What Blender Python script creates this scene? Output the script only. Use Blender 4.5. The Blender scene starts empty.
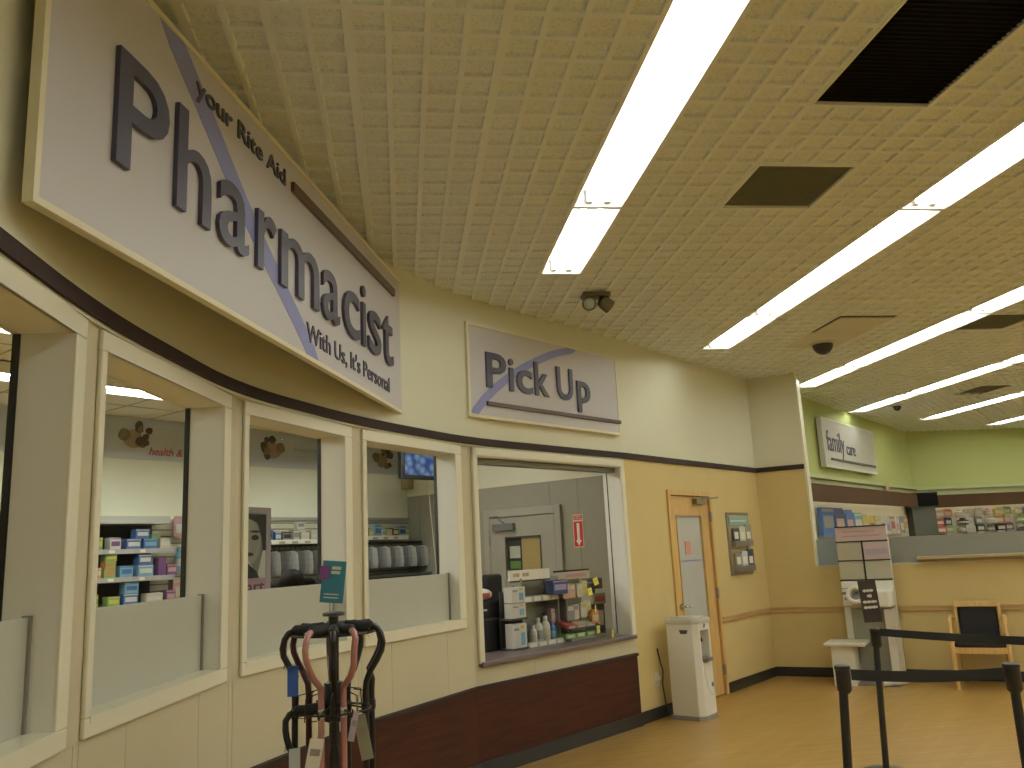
import bpy, math, random
from mathutils import Matrix, Vector
random.seed(7)
S = bpy.context.scene
COL = S.collection
PI = math.pi

# ------------------------------------------------------------------ materials
MATS = {}
def mat(name, col, rough=.55, metal=0., var=.05, scale=6., bump=0., bscale=60., emit=None, spec=None, trans=None):
    if name in MATS: return MATS[name]
    m = bpy.data.materials.new(name); m.use_nodes = True
    nt = m.node_tree; N = nt.nodes; Lk = nt.links
    b = N['Principled BSDF']
    tc = N.new('ShaderNodeTexCoord'); no = N.new('ShaderNodeTexNoise')
    no.inputs['Scale'].default_value = scale; no.inputs['Detail'].default_value = 3
    Lk.new(tc.outputs['Object'], no.inputs['Vector'])
    mx = N.new('ShaderNodeMix'); mx.data_type = 'RGBA'
    c1 = [max(0, c*(1-var)) for c in col[:3]]+[1]; c2 = [min(1, c*(1+var)) for c in col[:3]]+[1]
    mx.inputs['A'].default_value = c1; mx.inputs['B'].default_value = c2
    Lk.new(no.outputs['Fac'], mx.inputs['Factor'])
    Lk.new(mx.outputs['Result'], b.inputs['Base Color'])
    b.inputs['Roughness'].default_value = rough; b.inputs['Metallic'].default_value = metal
    if spec is not None: b.inputs['Specular IOR Level'].default_value = spec
    if bump:
        n2 = N.new('ShaderNodeTexNoise'); n2.inputs['Scale'].default_value = bscale
        Lk.new(tc.outputs['Object'], n2.inputs['Vector'])
        bp = N.new('ShaderNodeBump'); bp.inputs['Strength'].default_value = bump; bp.inputs['Distance'].default_value = .004
        Lk.new(n2.outputs['Fac'], bp.inputs['Height']); Lk.new(bp.outputs['Normal'], b.inputs['Normal'])
    if emit is not None:
        b.inputs['Emission Color'].default_value = (*emit[:3], 1); b.inputs['Emission Strength'].default_value = emit[3]
    if trans is not None:   # translucent sheet: diffuse + translucent + a little see-through
        tr = N.new('ShaderNodeBsdfTranslucent'); Lk.new(mx.outputs['Result'], tr.inputs['Color'])
        ms = N.new('ShaderNodeMixShader'); ms.inputs[0].default_value = trans[0]
        Lk.new(b.outputs[0], ms.inputs[1]); Lk.new(tr.outputs[0], ms.inputs[2])
        tp = N.new('ShaderNodeBsdfTransparent'); m2 = N.new('ShaderNodeMixShader'); m2.inputs[0].default_value = trans[1]
        Lk.new(ms.outputs[0], m2.inputs[1]); Lk.new(tp.outputs[0], m2.inputs[2])
        Lk.new(m2.outputs[0], N['Material Output'].inputs['Surface'])
    MATS[name] = m
    return m

def glass_mat():
    m = bpy.data.materials.new('clear_glass'); m.use_nodes = True
    nt = m.node_tree; N = nt.nodes; Lk = nt.links; N.remove(N['Principled BSDF'])
    tp = N.new('ShaderNodeBsdfTransparent'); tp.inputs[0].default_value = (.93, .95, .94, 1)
    gl = N.new('ShaderNodeBsdfGlossy'); gl.inputs['Roughness'].default_value = .02
    lw0 = N.new('ShaderNodeFresnel'); lw0.inputs[0].default_value = 1.10
    gg = N.new('ShaderNodeNewGeometry'); iv = N.new('ShaderNodeMath'); iv.operation = 'SUBTRACT'; iv.inputs[0].default_value = 1; Lk.new(gg.outputs['Backfacing'], iv.inputs[1])
    lw = N.new('ShaderNodeMath'); lw.operation = 'MULTIPLY'; Lk.new(lw0.outputs[0], lw.inputs[0]); Lk.new(iv.outputs[0], lw.inputs[1])
    ms = N.new('ShaderNodeMixShader'); Lk.new(lw.outputs[0], ms.inputs[0]); Lk.new(tp.outputs[0], ms.inputs[1]); Lk.new(gl.outputs[0], ms.inputs[2])
    Lk.new(ms.outputs[0], N['Material Output'].inputs['Surface'])
    return m
GLASS = glass_mat()

def floor_mat():
    m = bpy.data.materials.new('light_oak_planks'); m.use_nodes = True
    nt = m.node_tree; N = nt.nodes; Lk = nt.links; b = N['Principled BSDF']
    g = N.new('ShaderNodeNewGeometry'); mp = N.new('ShaderNodeMapping'); mp.inputs['Rotation'].default_value = (0, 0, math.radians(-45))
    Lk.new(g.outputs['Position'], mp.inputs['Vector'])
    br = N.new('ShaderNodeTexBrick'); br.offset = .37
    br.inputs['Scale'].default_value = 1; br.inputs['Brick Width'].default_value = 1.23; br.inputs['Row Height'].default_value = .083
    br.inputs['Mortar Size'].default_value = .0009; br.inputs['Mortar Smooth'].default_value = .3
    br.inputs['Color1'].default_value = (.38, .235, .068, 1); br.inputs['Color2'].default_value = (.42, .265, .08, 1); br.inputs['Mortar'].default_value = (.30, .185, .055, 1)
    Lk.new(mp.outputs[0], br.inputs['Vector'])
    m2 = N.new('ShaderNodeMapping'); m2.inputs['Rotation'].default_value = (0, 0, math.radians(-45)); m2.inputs['Scale'].default_value = (1.2, 26, 1)
    Lk.new(g.outputs['Position'], m2.inputs['Vector'])
    no = N.new('ShaderNodeTexNoise'); no.inputs['Scale'].default_value = 1.3; no.inputs['Detail'].default_value = 5; Lk.new(m2.outputs[0], no.inputs['Vector'])
    mx = N.new('ShaderNodeMix'); mx.data_type = 'RGBA'; mx.blend_type = 'MULTIPLY'
    cr = N.new('ShaderNodeValToRGB'); cr.color_ramp.elements[0].color = (.82, .78, .7, 1); cr.color_ramp.elements[1].color = (1.1, 1.08, 1.05, 1)
    cr.color_ramp.elements[0].position = .3; cr.color_ramp.elements[1].position = .7
    Lk.new(no.outputs['Fac'], cr.inputs[0]); mx.inputs['Factor'].default_value = 1
    Lk.new(br.outputs['Color'], mx.inputs['A']); Lk.new(cr.outputs[0], mx.inputs['B']); Lk.new(mx.outputs['Result'], b.inputs['Base Color'])
    b.inputs['Roughness'].default_value = .33
    return m

def wood_mat(name, c1, c2, sc=(1.5, 1.5, 30), rough=.35):
    m = bpy.data.materials.new(name); m.use_nodes = True
    nt = m.node_tree; N = nt.nodes; Lk = nt.links; b = N['Principled BSDF']
    tc = N.new('ShaderNodeTexCoord'); mp = N.new('ShaderNodeMapping'); mp.inputs['Scale'].default_value = sc
    Lk.new(tc.outputs['Object'], mp.inputs[0]); no = N.new('ShaderNodeTexNoise'); no.inputs['Scale'].default_value = 2; no.inputs['Detail'].default_value = 6; no.inputs['Distortion'].default_value = .4
    Lk.new(mp.outputs[0], no.inputs['Vector']); cr = N.new('ShaderNodeValToRGB')
    cr.color_ramp.elements[0].position = .35; cr.color_ramp.elements[1].position = .65
    cr.color_ramp.elements[0].color = (*c1, 1); cr.color_ramp.elements[1].color = (*c2, 1)
    Lk.new(no.outputs['Fac'], cr.inputs[0]); Lk.new(cr.outputs[0], b.inputs['Base Color']); b.inputs['Roughness'].default_value = rough; b.inputs['Specular IOR Level'].default_value = .25
    return m

def tile_mat():
    m = bpy.data.materials.new('acoustic_tile'); m.use_nodes = True
    nt = m.node_tree; N = nt.nodes; Lk = nt.links; b = N['Principled BSDF']
    g = N.new('ShaderNodeNewGeometry'); no = N.new('ShaderNodeTexNoise'); no.inputs['Scale'].default_value = 75; no.inputs['Detail'].default_value = 3
    Lk.new(g.outputs['Position'], no.inputs['Vector']); cr = N.new('ShaderNodeValToRGB')
    cr.color_ramp.elements[0].position = .36; cr.color_ramp.elements[1].position = .5
    cr.color_ramp.elements[0].color = (.73, .79, .79, 1); cr.color_ramp.elements[1].color = (.84, .90, .92, 1)
    Lk.new(no.outputs['Fac'], cr.inputs[0]); Lk.new(cr.outputs[0], b.inputs['Base Color']); b.inputs['Roughness'].default_value = .95
    b.inputs['Specular IOR Level'].default_value = .1
    bp = N.new('ShaderNodeBump'); bp.inputs['Strength'].default_value = .35; bp.inputs['Distance'].default_value = .003
    Lk.new(no.outputs['Fac'], bp.inputs['Height']); Lk.new(bp.outputs[0], b.inputs['Normal'])
    return m

def paper_mat():   # yellow woven wallcovering
    m = mat('yellow_wallcovering', (.62, .49, .22), .75, var=.06, scale=3., bump=.25, bscale=220.)
    return m

M = dict(
 wall=mat('cream_paint', (.74, .74, .58), .7, var=.02, scale=2., bump=.05),
 laminate=mat('cream_laminate', (.58, .53, .37), .45, var=.03, scale=2.),
 yellow=paper_mat(),
 green=mat('green_paint', (.46, .51, .19), .7, var=.03, scale=2.),
 frame=mat('white_trim', (.80, .775, .62), .35, var=.02),
 reveal=mat('reveal_white', (.78, .78, .72), .5, var=.02),
 frost=mat('frosted_acrylic', (.62, .62, .55), .45, var=.02, trans=(.35, .0)),
 gasket=mat('black_gasket', (.012, .012, .012), .5),
 alu=mat('aluminium_edge', (.30, .28, .26), .35, .6),
 brown=mat('brown_strip', (.038, .023, .020), .6, var=.1, spec=.15),
 base=mat('black_baseboard', (.018, .018, .02), .35),
 mahog=wood_mat('mahogany_laminate', (.030, .007, .0035), (.060, .014, .006), sc=(1.2, 1.2, 22), rough=.5),
 floor=floor_mat(), tile=tile_mat(),
 oak=wood_mat('light_maple', (.56, .36, .13), (.68, .46, .19), sc=(30, 30, 1.5)),
 tbar=mat('ceiling_grid', (.86, .92, .94), .8, var=.01, spec=.1),
 trough=mat('white_enamel', (.88, .88, .84), .4, var=.01),
 tube=mat('fluorescent_tube', (1, 1, 1), .5, emit=(.97, 1.0, .92, 40)),
 tubep=mat('pharmacy_tube', (1, 1, 1), .5, emit=(1.0, 1.0, .92, 118)),
 grille=mat('grey_grille', (.34, .35, .29), .8, spec=.1), blackgrille=mat('black_grille', (.014, .013, .011), .9, spec=.05),
 sign=mat('lavender_white_board', (.60, .59, .62), .45, var=.015),
 signedge=mat('cream_edge', (.80, .76, .58), .5),
 letter=mat('slate_lettering', (.06, .056, .10), .4), letterside=mat('brown_bar', (.10, .066, .06), .45),
 swoosh=mat('violet_swoosh', (.27, .29, .60), .5, var=.1),
 black=mat('black_plastic', (.012, .012, .013), .4), dgrey=mat('dark_grey', (.06, .06, .065), .5),
 grey=mat('grey_laminate', (.31, .305, .24), .6, var=.06, scale=4.), dooru=mat('grey_door_paint', (.37, .37, .31), .5),
 chrome=mat('brushed_chrome', (.6, .6, .58), .25, .9), white=mat('white_plastic', (.80, .79, .72), .4),
 offwhite=mat('offwhite_board', (.68, .67, .58), .5), red=mat('red_print', (.62, .03, .03), .5), yel=mat('yellow_tag', (.85, .75, .04), .5),
 pink=mat('pink_enamel', (.47, .23, .22), .3, .3), teal=mat('teal_card', (.03, .20, .30), .5), blue=mat('blue_print', (.03, .12, .50), .5),
 lilac=mat('lilac_board', (.42, .36, .46), .5), slat=mat('beige_slatwall', (.47, .45, .33), .6), dark=mat('shelf_back_and_gap_shade', (.02, .018, .015), .6),
 banner=mat('blue_grey_banner', (.55, .60, .68), .6), hair=mat('dark_brown_hair', (.010, .007, .005), .8, var=.3, scale=60, bump=.5, spec=.08),
 skin=mat('skin', (.36, .18, .11), .5), coat=mat('white_coat', (.7, .7, .7), .7), trouser=mat('navy_cloth', (.03, .035, .07), .8),
 bag=mat('clear_film', (.50, .50, .50), .15, var=.35, scale=25, trans=(.5, .25)), bagw=mat('white_film', (.78, .78, .76), .2, var=.3, scale=25, trans=(.5, .15)), bagd=mat('smoky_film', (.28, .28, .29), .2, var=.4, scale=25, trans=(.5, .3)), fabric=mat('black_fabric', (.012, .011, .012), .85, bump=.3),
 foam=mat('foam_grip', (.015, .015, .015), .8), maroon=mat('maroon_enamel', (.07, .018, .018), .3, .2), blk=mat('black_enamel', (.014, .013, .014), .3, .2),
 belt=mat('black_webbing', (.010, .010, .011), .6, bump=.3, bscale=200), pegb=mat('lit_pegboard', (.72, .68, .52), .6), purple=mat('purple_print', (.22, .07, .28), .5),
 panelg=mat('grey_frosted_screen', (.33, .34, .30), .35, var=.03, trans=(.25, .0)), header=mat('brown_header', (.075, .042, .022), .7, spec=.1),
)

# ------------------------------------------------------------------ mesh builder
class MB:
    def __init__(s): s.v = []; s.f = []; s.mi = []; s.k = 0
    def add(s, vs, fs, M_=None, k=None):
        o = len(s.v)
        s.v += [tuple(M_ @ Vector(p)) if M_ is not None else tuple(p) for p in vs]
        s.f += [tuple(i+o for i in f) for f in fs]; s.mi += [s.k if k is None else k]*len(fs)
        return s
    def box(s, x0, x1, y0, y1, z0, z1, M_=None, k=None):
        return s.add([(x, y, z) for x in (x0, x1) for y in (y0, y1) for z in (z0, z1)],
            [(0, 1, 3, 2), (4, 6, 7, 5), (0, 4, 5, 1), (2, 3, 7, 6), (0, 2, 6, 4), (1, 5, 7, 3)], M_, k)
    def cbox(s, x0, x1, y0, y1, z0, z1, c, M_=None, k=None):   # box with chamfered vertical edges and top
        p = [(x0+c, y0), (x1-c, y0), (x1, y0+c), (x1, y1-c), (x1-c, y1), (x0+c, y1), (x0, y1-c), (x0, y0+c)]
        cx, cy = (x0+x1)/2, (y0+y1)/2
        q = [(cx+(x-cx)*(1-c/abs(x1-x0)), cy+(y-cy)*(1-c/abs(y1-y0))) for x, y in p]
        v = [(x, y, z0) for x, y in p]+[(x, y, z1-c*.6) for x, y in p]+[(x, y, z1) for x, y in q]
        f = [tuple(range(7, -1, -1)), tuple(range(16, 24))]
        for r in (0, 8):
            for i in range(8): j = (i+1) % 8; f.append((r+i, r+j, r+8+j, r+8+i))
        return s.add(v, f, M_, k)
    def prism(s, poly, y0, y1, M_=None, k=None):    # polygon in x,z swept over y
        n = len(poly)
        return s.add([(x, y0, z) for x, z in poly]+[(x, y1, z) for x, z in poly],
            [tuple(range(n)), tuple(range(2*n-1, n-1, -1))]+[(i, n+i, n+(i+1) % n, (i+1) % n) for i in range(n)], M_, k)
    def hprism(s, poly, z0, z1, M_=None, k=None):   # polygon in x,y swept over z
        n = len(poly)
        return s.add([(x, y, z0) for x, y in poly]+[(x, y, z1) for x, y in poly],
            [tuple(range(n-1, -1, -1)), tuple(range(n, 2*n))]+[(i, (i+1) % n, n+(i+1) % n, n+i) for i in range(n)], M_, k)
    def tube(s, pts, r, n=8, k=None, cap=True):
        P = [Vector(p) for p in pts]; R = r if isinstance(r, (list, tuple)) else [r]*len(P)
        vs = []; fs = []; ref = None
        for i, p in enumerate(P):
            d = (P[min(i+1, len(P)-1)]-P[max(i-1, 0)]).normalized()
            if ref is None: ref = Vector((0, 0, 1)) if abs(d.z) < .9 else Vector((1, 0, 0))
            a = (ref-d*ref.dot(d)).normalized(); ref = a; b = d.cross(a)
            for j in range(n): t = 2*PI*j/n; vs.append(p+a*R[i]*math.cos(t)+b*R[i]*math.sin(t))
        for i in range(len(P)-1):
            for j in range(n): fs.append((i*n+j, i*n+(j+1) % n, (i+1)*n+(j+1) % n, (i+1)*n+j))
        if cap: fs.append(tuple(range(n-1, -1, -1))); fs.append(tuple((len(P)-1)*n+j for j in range(n)))
        return s.add(vs, fs, None, k)
    def lathe(s, prof, c=(0, 0, 0), n=20, M_=None, k=None):   # prof [(r,z)]
        vs = []; fs = []
        for r, z in prof:
            for j in range(n): t = 2*PI*j/n; vs.append((c[0]+r*math.cos(t), c[1]+r*math.sin(t), c[2]+z))
        for i in range(len(prof)-1):
            for j in range(n): fs.append((i*n+j, i*n+(j+1) % n, (i+1)*n+(j+1) % n, (i+1)*n+j))
        fs.append(tuple(range(n-1, -1, -1))); fs.append(tuple((len(prof)-1)*n+j for j in range(n)))
        return s.add(vs, fs, M_, k)
    def ball(s, c, rx, ry, rz, n=14, m=9, k=None, z0=-1., z1=1.):
        prof = []
        for i in range(m+1):
            z = z0+(z1-z0)*i/m; zz = math.sin(z*PI/2); prof.append((math.sqrt(max(1e-6, 1-zz*zz)), zz))
        vs = []; fs = []
        for r, z in prof:
            for j in range(n): t = 2*PI*j/n; vs.append((c[0]+rx*r*math.cos(t), c[1]+ry*r*math.sin(t), c[2]+rz*z))
        for i in range(m):
            for j in range(n): fs.append((i*n+j, i*n+(j+1) % n, (i+1)*n+(j+1) % n, (i+1)*n+j))
        fs.append(tuple(range(n-1, -1, -1))); fs.append(tuple(m*n+j for j in range(n)))
        return s.add(vs, fs, None, k)
    def build(s, name, m, parent=None, smooth=False, bevel=0., mw=None, **tags):
        me = bpy.data.meshes.new(name); me.from_pydata(s.v, [], s.f); me.update()
        ms = m if isinstance(m, (list, tuple)) else [m]
        for x in ms: me.materials.append(x)
        for i, p in enumerate(me.polygons): p.material_index = min(s.mi[i], len(ms)-1); p.use_smooth = smooth
        o = bpy.data.objects.new(name, me); COL.objects.link(o)
        if parent is not None: o.parent = parent
        if mw is not None: o.matrix_basis = mw
        if bevel:
            bv = o.modifiers.new('bevel', 'BEVEL'); bv.width = bevel; bv.segments = 2; bv.limit_method = 'ANGLE'
        if smooth:
            es = o.modifiers.new('split', 'EDGE_SPLIT'); es.split_angle = math.radians(40)
        for k_, v_ in tags.items(): o[k_] = v_
        return o

def recenter(o):
    """origin of a top-level mesh to its base centre, in place"""
    vs = [v.co for v in o.data.vertices]
    c = Vector(((min(v.x for v in vs)+max(v.x for v in vs))/2, (min(v.y for v in vs)+max(v.y for v in vs))/2, min(v.z for v in vs)))
    o.data.transform(Matrix.Translation(-c)); o.matrix_basis = o.matrix_basis @ Matrix.Translation(c)
    return o
def thing(name, label, cat, mw=None, group=None):
    o = bpy.data.objects.new(name, None); COL.objects.link(o); o.empty_display_size = .1
    if mw is not None: o.matrix_basis = mw
    o['label'] = label; o['category'] = cat
    if group: o['group'] = group
    return o
def tag(o, label, cat, group=None):
    o['label'] = label; o['category'] = cat
    if group: o['group'] = group
    return o
def struct(o): o['kind'] = 'structure'; return o
def T(x, y, z): return Matrix.Translation((x, y, z))
def RZ(a): return Matrix.Rotation(a, 4, 'Z')
def copy_tree(o, mw):
    c = o.copy(); COL.objects.link(c); c.matrix_world = mw
    for ch in [x for x in list(COL.objects) if x.parent == o]:
        d = ch.copy(); COL.objects.link(d); d.parent = c
        for g in [x for x in list(COL.objects) if x.parent == ch]:
            e = g.copy(); COL.objects.link(e); e.parent = d
    return c

def glyph(s, ext=.01, off=0., res=4, shear=0.):
    cu = bpy.data.curves.new('t', 'FONT'); cu.body = s; cu.size = 1; cu.extrude = ext; cu.offset = off; cu.resolution_u = res; cu.shear = shear
    o = bpy.data.objects.new('t', cu); COL.objects.link(o)
    dg = bpy.context.evaluated_depsgraph_get(); dg.update()
    me = bpy.data.meshes.new_from_object(o.evaluated_get(dg))
    v = [tuple(p.co) for p in me.vertices]; f = [tuple(p.vertices) for p in me.polygons]
    bpy.data.objects.remove(o); bpy.data.curves.remove(cu); bpy.data.meshes.remove(me)
    return v, f
CAPH = None
def text_part(name, s, u0, u1, z0, z1, y, depth, m, parent, off=0., natural=None, shear=0., **tags):
    """raised text on a local x,z face; front toward -y. natural=(baseline,capheight): keep glyph heights"""
    v, f = glyph(s, .5, off, shear=shear)
    xs = [p[0] for p in v]; ys = [p[1] for p in v]
    a, b, c, d = min(xs), max(xs), min(ys), max(ys)
    out = []
    for p in v:
        X = u0+(p[0]-a)/(b-a)*(u1-u0)
        Z = natural[0]+p[1]/CAPH*natural[1] if natural else z0+(p[1]-c)/(d-c)*(z1-z0)
        out.append((X, y-depth*(p[2]+.5), Z))
    mb = MB(); mb.add(out, f); return mb.build(name, m, parent, **tags)
_v, _f = glyph('H'); CAPH = max(p[1] for p in _v)

# ------------------------------------------------------------------ frames of the place
V = [(-1.08, -3.5), (-1.05, 1.62), (-1.022, 2.95), (-.81, 4.27), (-.27, 5.37), (.5, 6.45), (2.10, 7.84), (4.34, 10.0)]
CZ = 3.567; PZ = 3.30; WT = .17
def facet(i):
    P, Q = Vector(V[i]), Vector(V[i+1]); d = Q-P
    return T(P.x, P.y, 0) @ RZ(math.atan2(d.y, d.x)), d.length
def frame2(P, Q):
    return T(P[0], P[1], 0) @ RZ(math.atan2(Q[1]-P[1], Q[0]-P[0])), math.hypot(Q[0]-P[0], Q[1]-P[1])

# floor and ceilings
struct(MB().box(-12, 16, -4, 20, -.05, 0).build('floor', M['floor']))

# lights of the sales floor: strip x (left edge), list of (y_far, y_near)
G = .6096; LY = 3.449
def ly(n): return LY+n*G
STRIPS = [(-1.054+0, None)]
STRIPS = [
 (1.054, [(4, 2), (2, -2), (-2, -6), (-6, -10)]),
 (3.162, [(8, 6), (6, 2), (2, -2), (-2, -6), (-6, -10)]),
 (5.261, [(11.75, 9.8), (9.8, 5.95), (5.95, 2), (2, -2), (-2, -6), (-6, -10)]),
 (7.289, [(15.5, 13.1), (13.1, 9.7), (9.7, 5.7), (5.7, 1.7), (1.7, -2.3), (-2.3, -6.3), (-6.3, -10)]),
 (9.231, [(17.3, 13.3), (13.3, 9.3), (9.3, 5.3), (5.3, 1.3), (1.3, -2.7), (-2.7, -6.7), (-6.7, -10)]),
 (11.25, [(18.9, 15), (15, 11), (11, 7), (7, 3), (3, -1), (-1, -5), (-5, -9)]),
 (13.25, [(19.2, 15), (15, 11), (11, 7), (7, 3), (3, -1), (-1, -5), (-5, -9)]),
]
SW = .3
# ceiling cells
cx = [-1.6]
xs_tiles = []          # tile column edges
x = 1.054
for k in range(1, 8): xs_tiles.append((x-k*G, x-(k-1)*G))
for (xa, _), (xb, _) in zip(STRIPS, STRIPS[1:]):
    w = (xb-xa-SW)/3
    for k in range(3): xs_tiles.append((xa+SW+k*w, xa+SW+(k+1)*w))
xs_tiles.append((13.55, 14.2))
strip_cols = [(xa, xa+SW, L) for xa, L in STRIPS]
VENTS = [((1.957, 2.559), (1, 2), 'grille'), ((1.957, 2.559), (-2, 0), 'black'), ((5.561+.0, 6.15), (5.98, 6.98), 'grille'), ((7.589+.548, 7.589+1.096), (12.0, 13.4), 'black')]
PLAIN = [((4.062, 4.661), (7, 8)), ((4.062, 4.661), (6, 7))]
VC = []; 
def in_hole(xc, n):
    for (x0, x1), (n0, n1), _ in VENTS:
        if x0-.05 < xc < x1+.05 and n0-.01 <= n+.5 <= n1+.01: return True
    for (x0, x1), (n0, n1) in PLAIN:
        if x0-.05 < xc < x1+.05 and n0 <= n+.5 <= n1: return True
    return False
def inside_sales(xc, yc):   # customer side of the pharmacy wall or behind (simple half planes)
    return xc > -1.9 and (yc-xc) < 7.3 and yc < 16.4
tiles = MB()
def relief_tile(x0, x1, y0, y1, nx=4, ny=4, rib=.013, edge=.010, h=.016):
    wx = (x1-x0)/nx; wy = (y1-y0)/ny
    for i in range(nx):
        for j in range(ny):
            a, b = x0+i*wx, x0+(i+1)*wx; c, d = y0+j*wy, y0+(j+1)*wy
            ra = rib if i else edge*2; rb = rib if i < nx-1 else edge*2; rc = rib if j else edge*1.6; rd = rib if j < ny-1 else edge*1.6
            z = CZ; zt = CZ+h; s_ = .003
            vs = [(a, c, z), (b, c, z), (b, d, z), (a, d, z), (a+ra, c+rc, z), (b-rb, c+rc, z), (b-rb, d-rd, z), (a+ra, d-rd, z),
                  (a+ra+s_, c+rc+s_, zt), (b-rb-s_, c+rc+s_, zt), (b-rb-s_, d-rd-s_, zt), (a+ra+s_, d-rd-s_, zt)]
            fs = []
            for r in (0, 4):
                for q in range(4): fs.append((r+q, r+4+q, r+4+(q+1) % 4, r+(q+1) % 4))
            fs.append((8, 11, 10, 9))
            tiles.add(vs, fs[:4], None, 1); tiles.add(vs, fs[4:], None, 0)
def plain_quad(x0, x1, y0, y1, z=CZ): tiles.add([(x0, y0, z), (x1, y0, z), (x1, y1, z), (x0, y1, z)], [(0, 3, 2, 1)])
for (x0, x1) in xs_tiles:
    for n in range(-13, 21):
        y0, y1 = ly(n), ly(n+1); xc = (x0+x1)/2
        if in_hole(xc, n): continue
        if not inside_sales(xc, (y0+y1)/2): continue
        if y1 > .3: relief_tile(x0, x1, y0, y1)
        else: plain_quad(x0, x1, y0, y1)
for xa, xb, L in strip_cols:   # tiles in the strip column beyond the lamp run
    y = ly(L[0][0])
    n = 0
    while y < 16.4 and n < 14:
        if inside_sales((xa+xb)/2, y+G/2): relief_tile(xa, xb, y, y+G, nx=2)
        y += G; n += 1
    plain_quad(xa, xb, -5, ly(L[-1][1]))
# frames round the odd panels
VL, VLAB = [], []
for (x0, x1), (n0, n1), kind in VENTS:
    y0, y1 = ly(n0), ly(n1)
    xc = (x0+x1)/2
    # margins between neighbouring whole cells and the panel are covered by a flat surround
for (x0, x1), (n0, n1) in PLAIN: pass
ceil = tiles.build('ceiling', [M['tile'], M['tbar']]); struct(ceil)
# thin grid bars between the tile columns
gb = MB()
for (x0, x1) in xs_tiles:
    gb.box(x0-.003, x0+.003, .3, 16.3, CZ-.0012, CZ+.001)
bar = None
# slab above the tiles closes the space
struct(MB().box(-12, 16, -5, 20, CZ+.24, CZ+.3).build('ceiling_slab', M['tbar']))

def vent(x0, x1, y0, y1, m, label, slats, frame=.022):
    t = thing('ceiling_vent', label, 'vent', T((x0+x1)/2, (y0+y1)/2, CZ), 'vents in the tiled ceiling' if False else None)
    hx, hy = (x1-x0)/2, (y1-y0)/2
    f = MB(); z0, z1 = -.004, .02
    f.box(-hx, hx, -hy, -hy+frame, z0, z1).box(-hx, hx, hy-frame, hy, z0, z1).box(-hx, -hx+frame, -hy+frame, hy-frame, z0, z1).box(hx-frame, hx, -hy+frame, hy-frame, z0, z1)
    f.build('frame', M['tbar'], t)
    MB().box(-hx+.01, hx-.01, -hy+.01, hy-.01, .014, .02).build('backing', m, t)
    g = MB(); n = slats
    for k in range(n):
        y = -hy+frame+(2*hy-2*frame)*(k+.5)/n; hw = (hy-frame)/n*.55
        g.add([(-hx+frame, y-hw, .004), (hx-frame, y-hw, .004), (hx-frame, y+hw, .010), (-hx+frame, y+hw, .010), (-hx+frame, y-hw, .007), (hx-frame, y-hw, .007), (hx-frame, y+hw, .013), (-hx+frame, y+hw, .013)],
              [(0, 3, 2, 1), (4, 5, 6, 7), (0, 1, 5, 4), (2, 3, 7, 6), (1, 2, 6, 5), (0, 4, 7, 3)])
    g.build('grille', m, t)
    return t
vent(1.957, 2.559, ly(1), ly(2), M['grille'], 'square grey air vent between the first two strip lights', 22)
vent(1.957, 2.559, ly(-2), ly(0), M['blackgrille'], 'large rectangular black air return panel, the biggest in the ceiling', 40, .012)
vent(5.561, 6.15, ly(5.98), ly(6.98), M['grille'], 'small dark air vent beside the third strip light', 22)
vent(8.135, 8.68, ly(12), ly(13.4), M['grille'], 'distant dark vent between the last strip lights', 22)

# plain panels with the dome camera
pp = MB().box(4.064, 4.659, ly(7)+.004, ly(8)-.004, CZ-.002, CZ+.012).build('ceiling_panel', M['offwhite'], None)
tag(recenter(pp), 'flat white ceiling panel carrying the black camera dome', 'panel')
pp = MB().box(4.11, 4.655, ly(6)+.085, ly(7)-.006, CZ-.001, CZ+.01).build('ceiling_panel', M['offwhite'], None)
tag(recenter(pp), 'flat white ceiling panel set crooked with a dark gap, next to the dome panel', 'panel')
dk = MB().box(4.062, 4.661, ly(6), ly(7), CZ+.012, CZ+.018).build('gap_shade_sheet', M['dark'], None); struct(dk)  # dark sheet painted as the shade inside the open gap
def dome(x, y, r, label):
    t = thing('dome_camera', label, 'camera', T(x, y, CZ))
    MB().lathe([(r*1.18, .0), (r*1.18, -.012), (r*1.05, -.02), (r*.9, -.02)]).build('base_ring', M['offwhite'] if r > .08 else M['dgrey'], t, True)
    d = MB(); d.lathe([(r*math.cos(a), -.02-r*math.sin(a)) for a in [k*PI/2/8 for k in range(8)]]+[(.003, -.02-r)], n=24)
    d.build('dome', M['black'], t, True)
dome(4.41, 8.13, .105, 'black security camera dome hanging under a flat white ceiling panel')
dome(7.85, 12.4, .055, 'tiny dark ceiling dome near the far end of the strip lights')

# strip lights
def light_fix(x0, y0, x1, y1, z, label, ang=None, grp=None, L=None, W=SW, name='ceiling_light', m=None, tm='tube'):
    """fixture with far end y1; local +y along the run"""
    t = thing(name, label, 'light', m, grp)
    h = W/2; e = .004; D = .11
    q = MB()   # trough: open at the bottom
    P = [(-h, 0), (-h+.004, 0), (-.085, D-.01), (.085, D-.01), (h-.004, 0), (h, 0), (.095, D), (-.095, D)]
    q.prism(P, e, L-e)
    q.build('trough', M['trough'], t)
    for ya, yb in ((e, e+.012), (L-e-.012, L-e)):
        c = MB(); c.prism([(-h, 0), (h, 0), (.09, D), (-.09, D)], ya, yb); c.build('end_plate', M['trough'], t)
    for s in (-.055, .055):
        k = MB(); k.tube([(s, .06, .045), (s, L-.06, .045)], .016, 10); b = k.build('tube', M[tm], t, True)
        for ya, yb in ((.016, .05), (L-.05, L-.016)): c = MB(); c.box(s-.017, s+.017, ya, yb, .02, .1); c.build('lamp_holder', M['trough'], t)
    return t
ORD = ['first', 'second', 'third', 'fourth', 'fifth', 'sixth', 'seventh']
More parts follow.
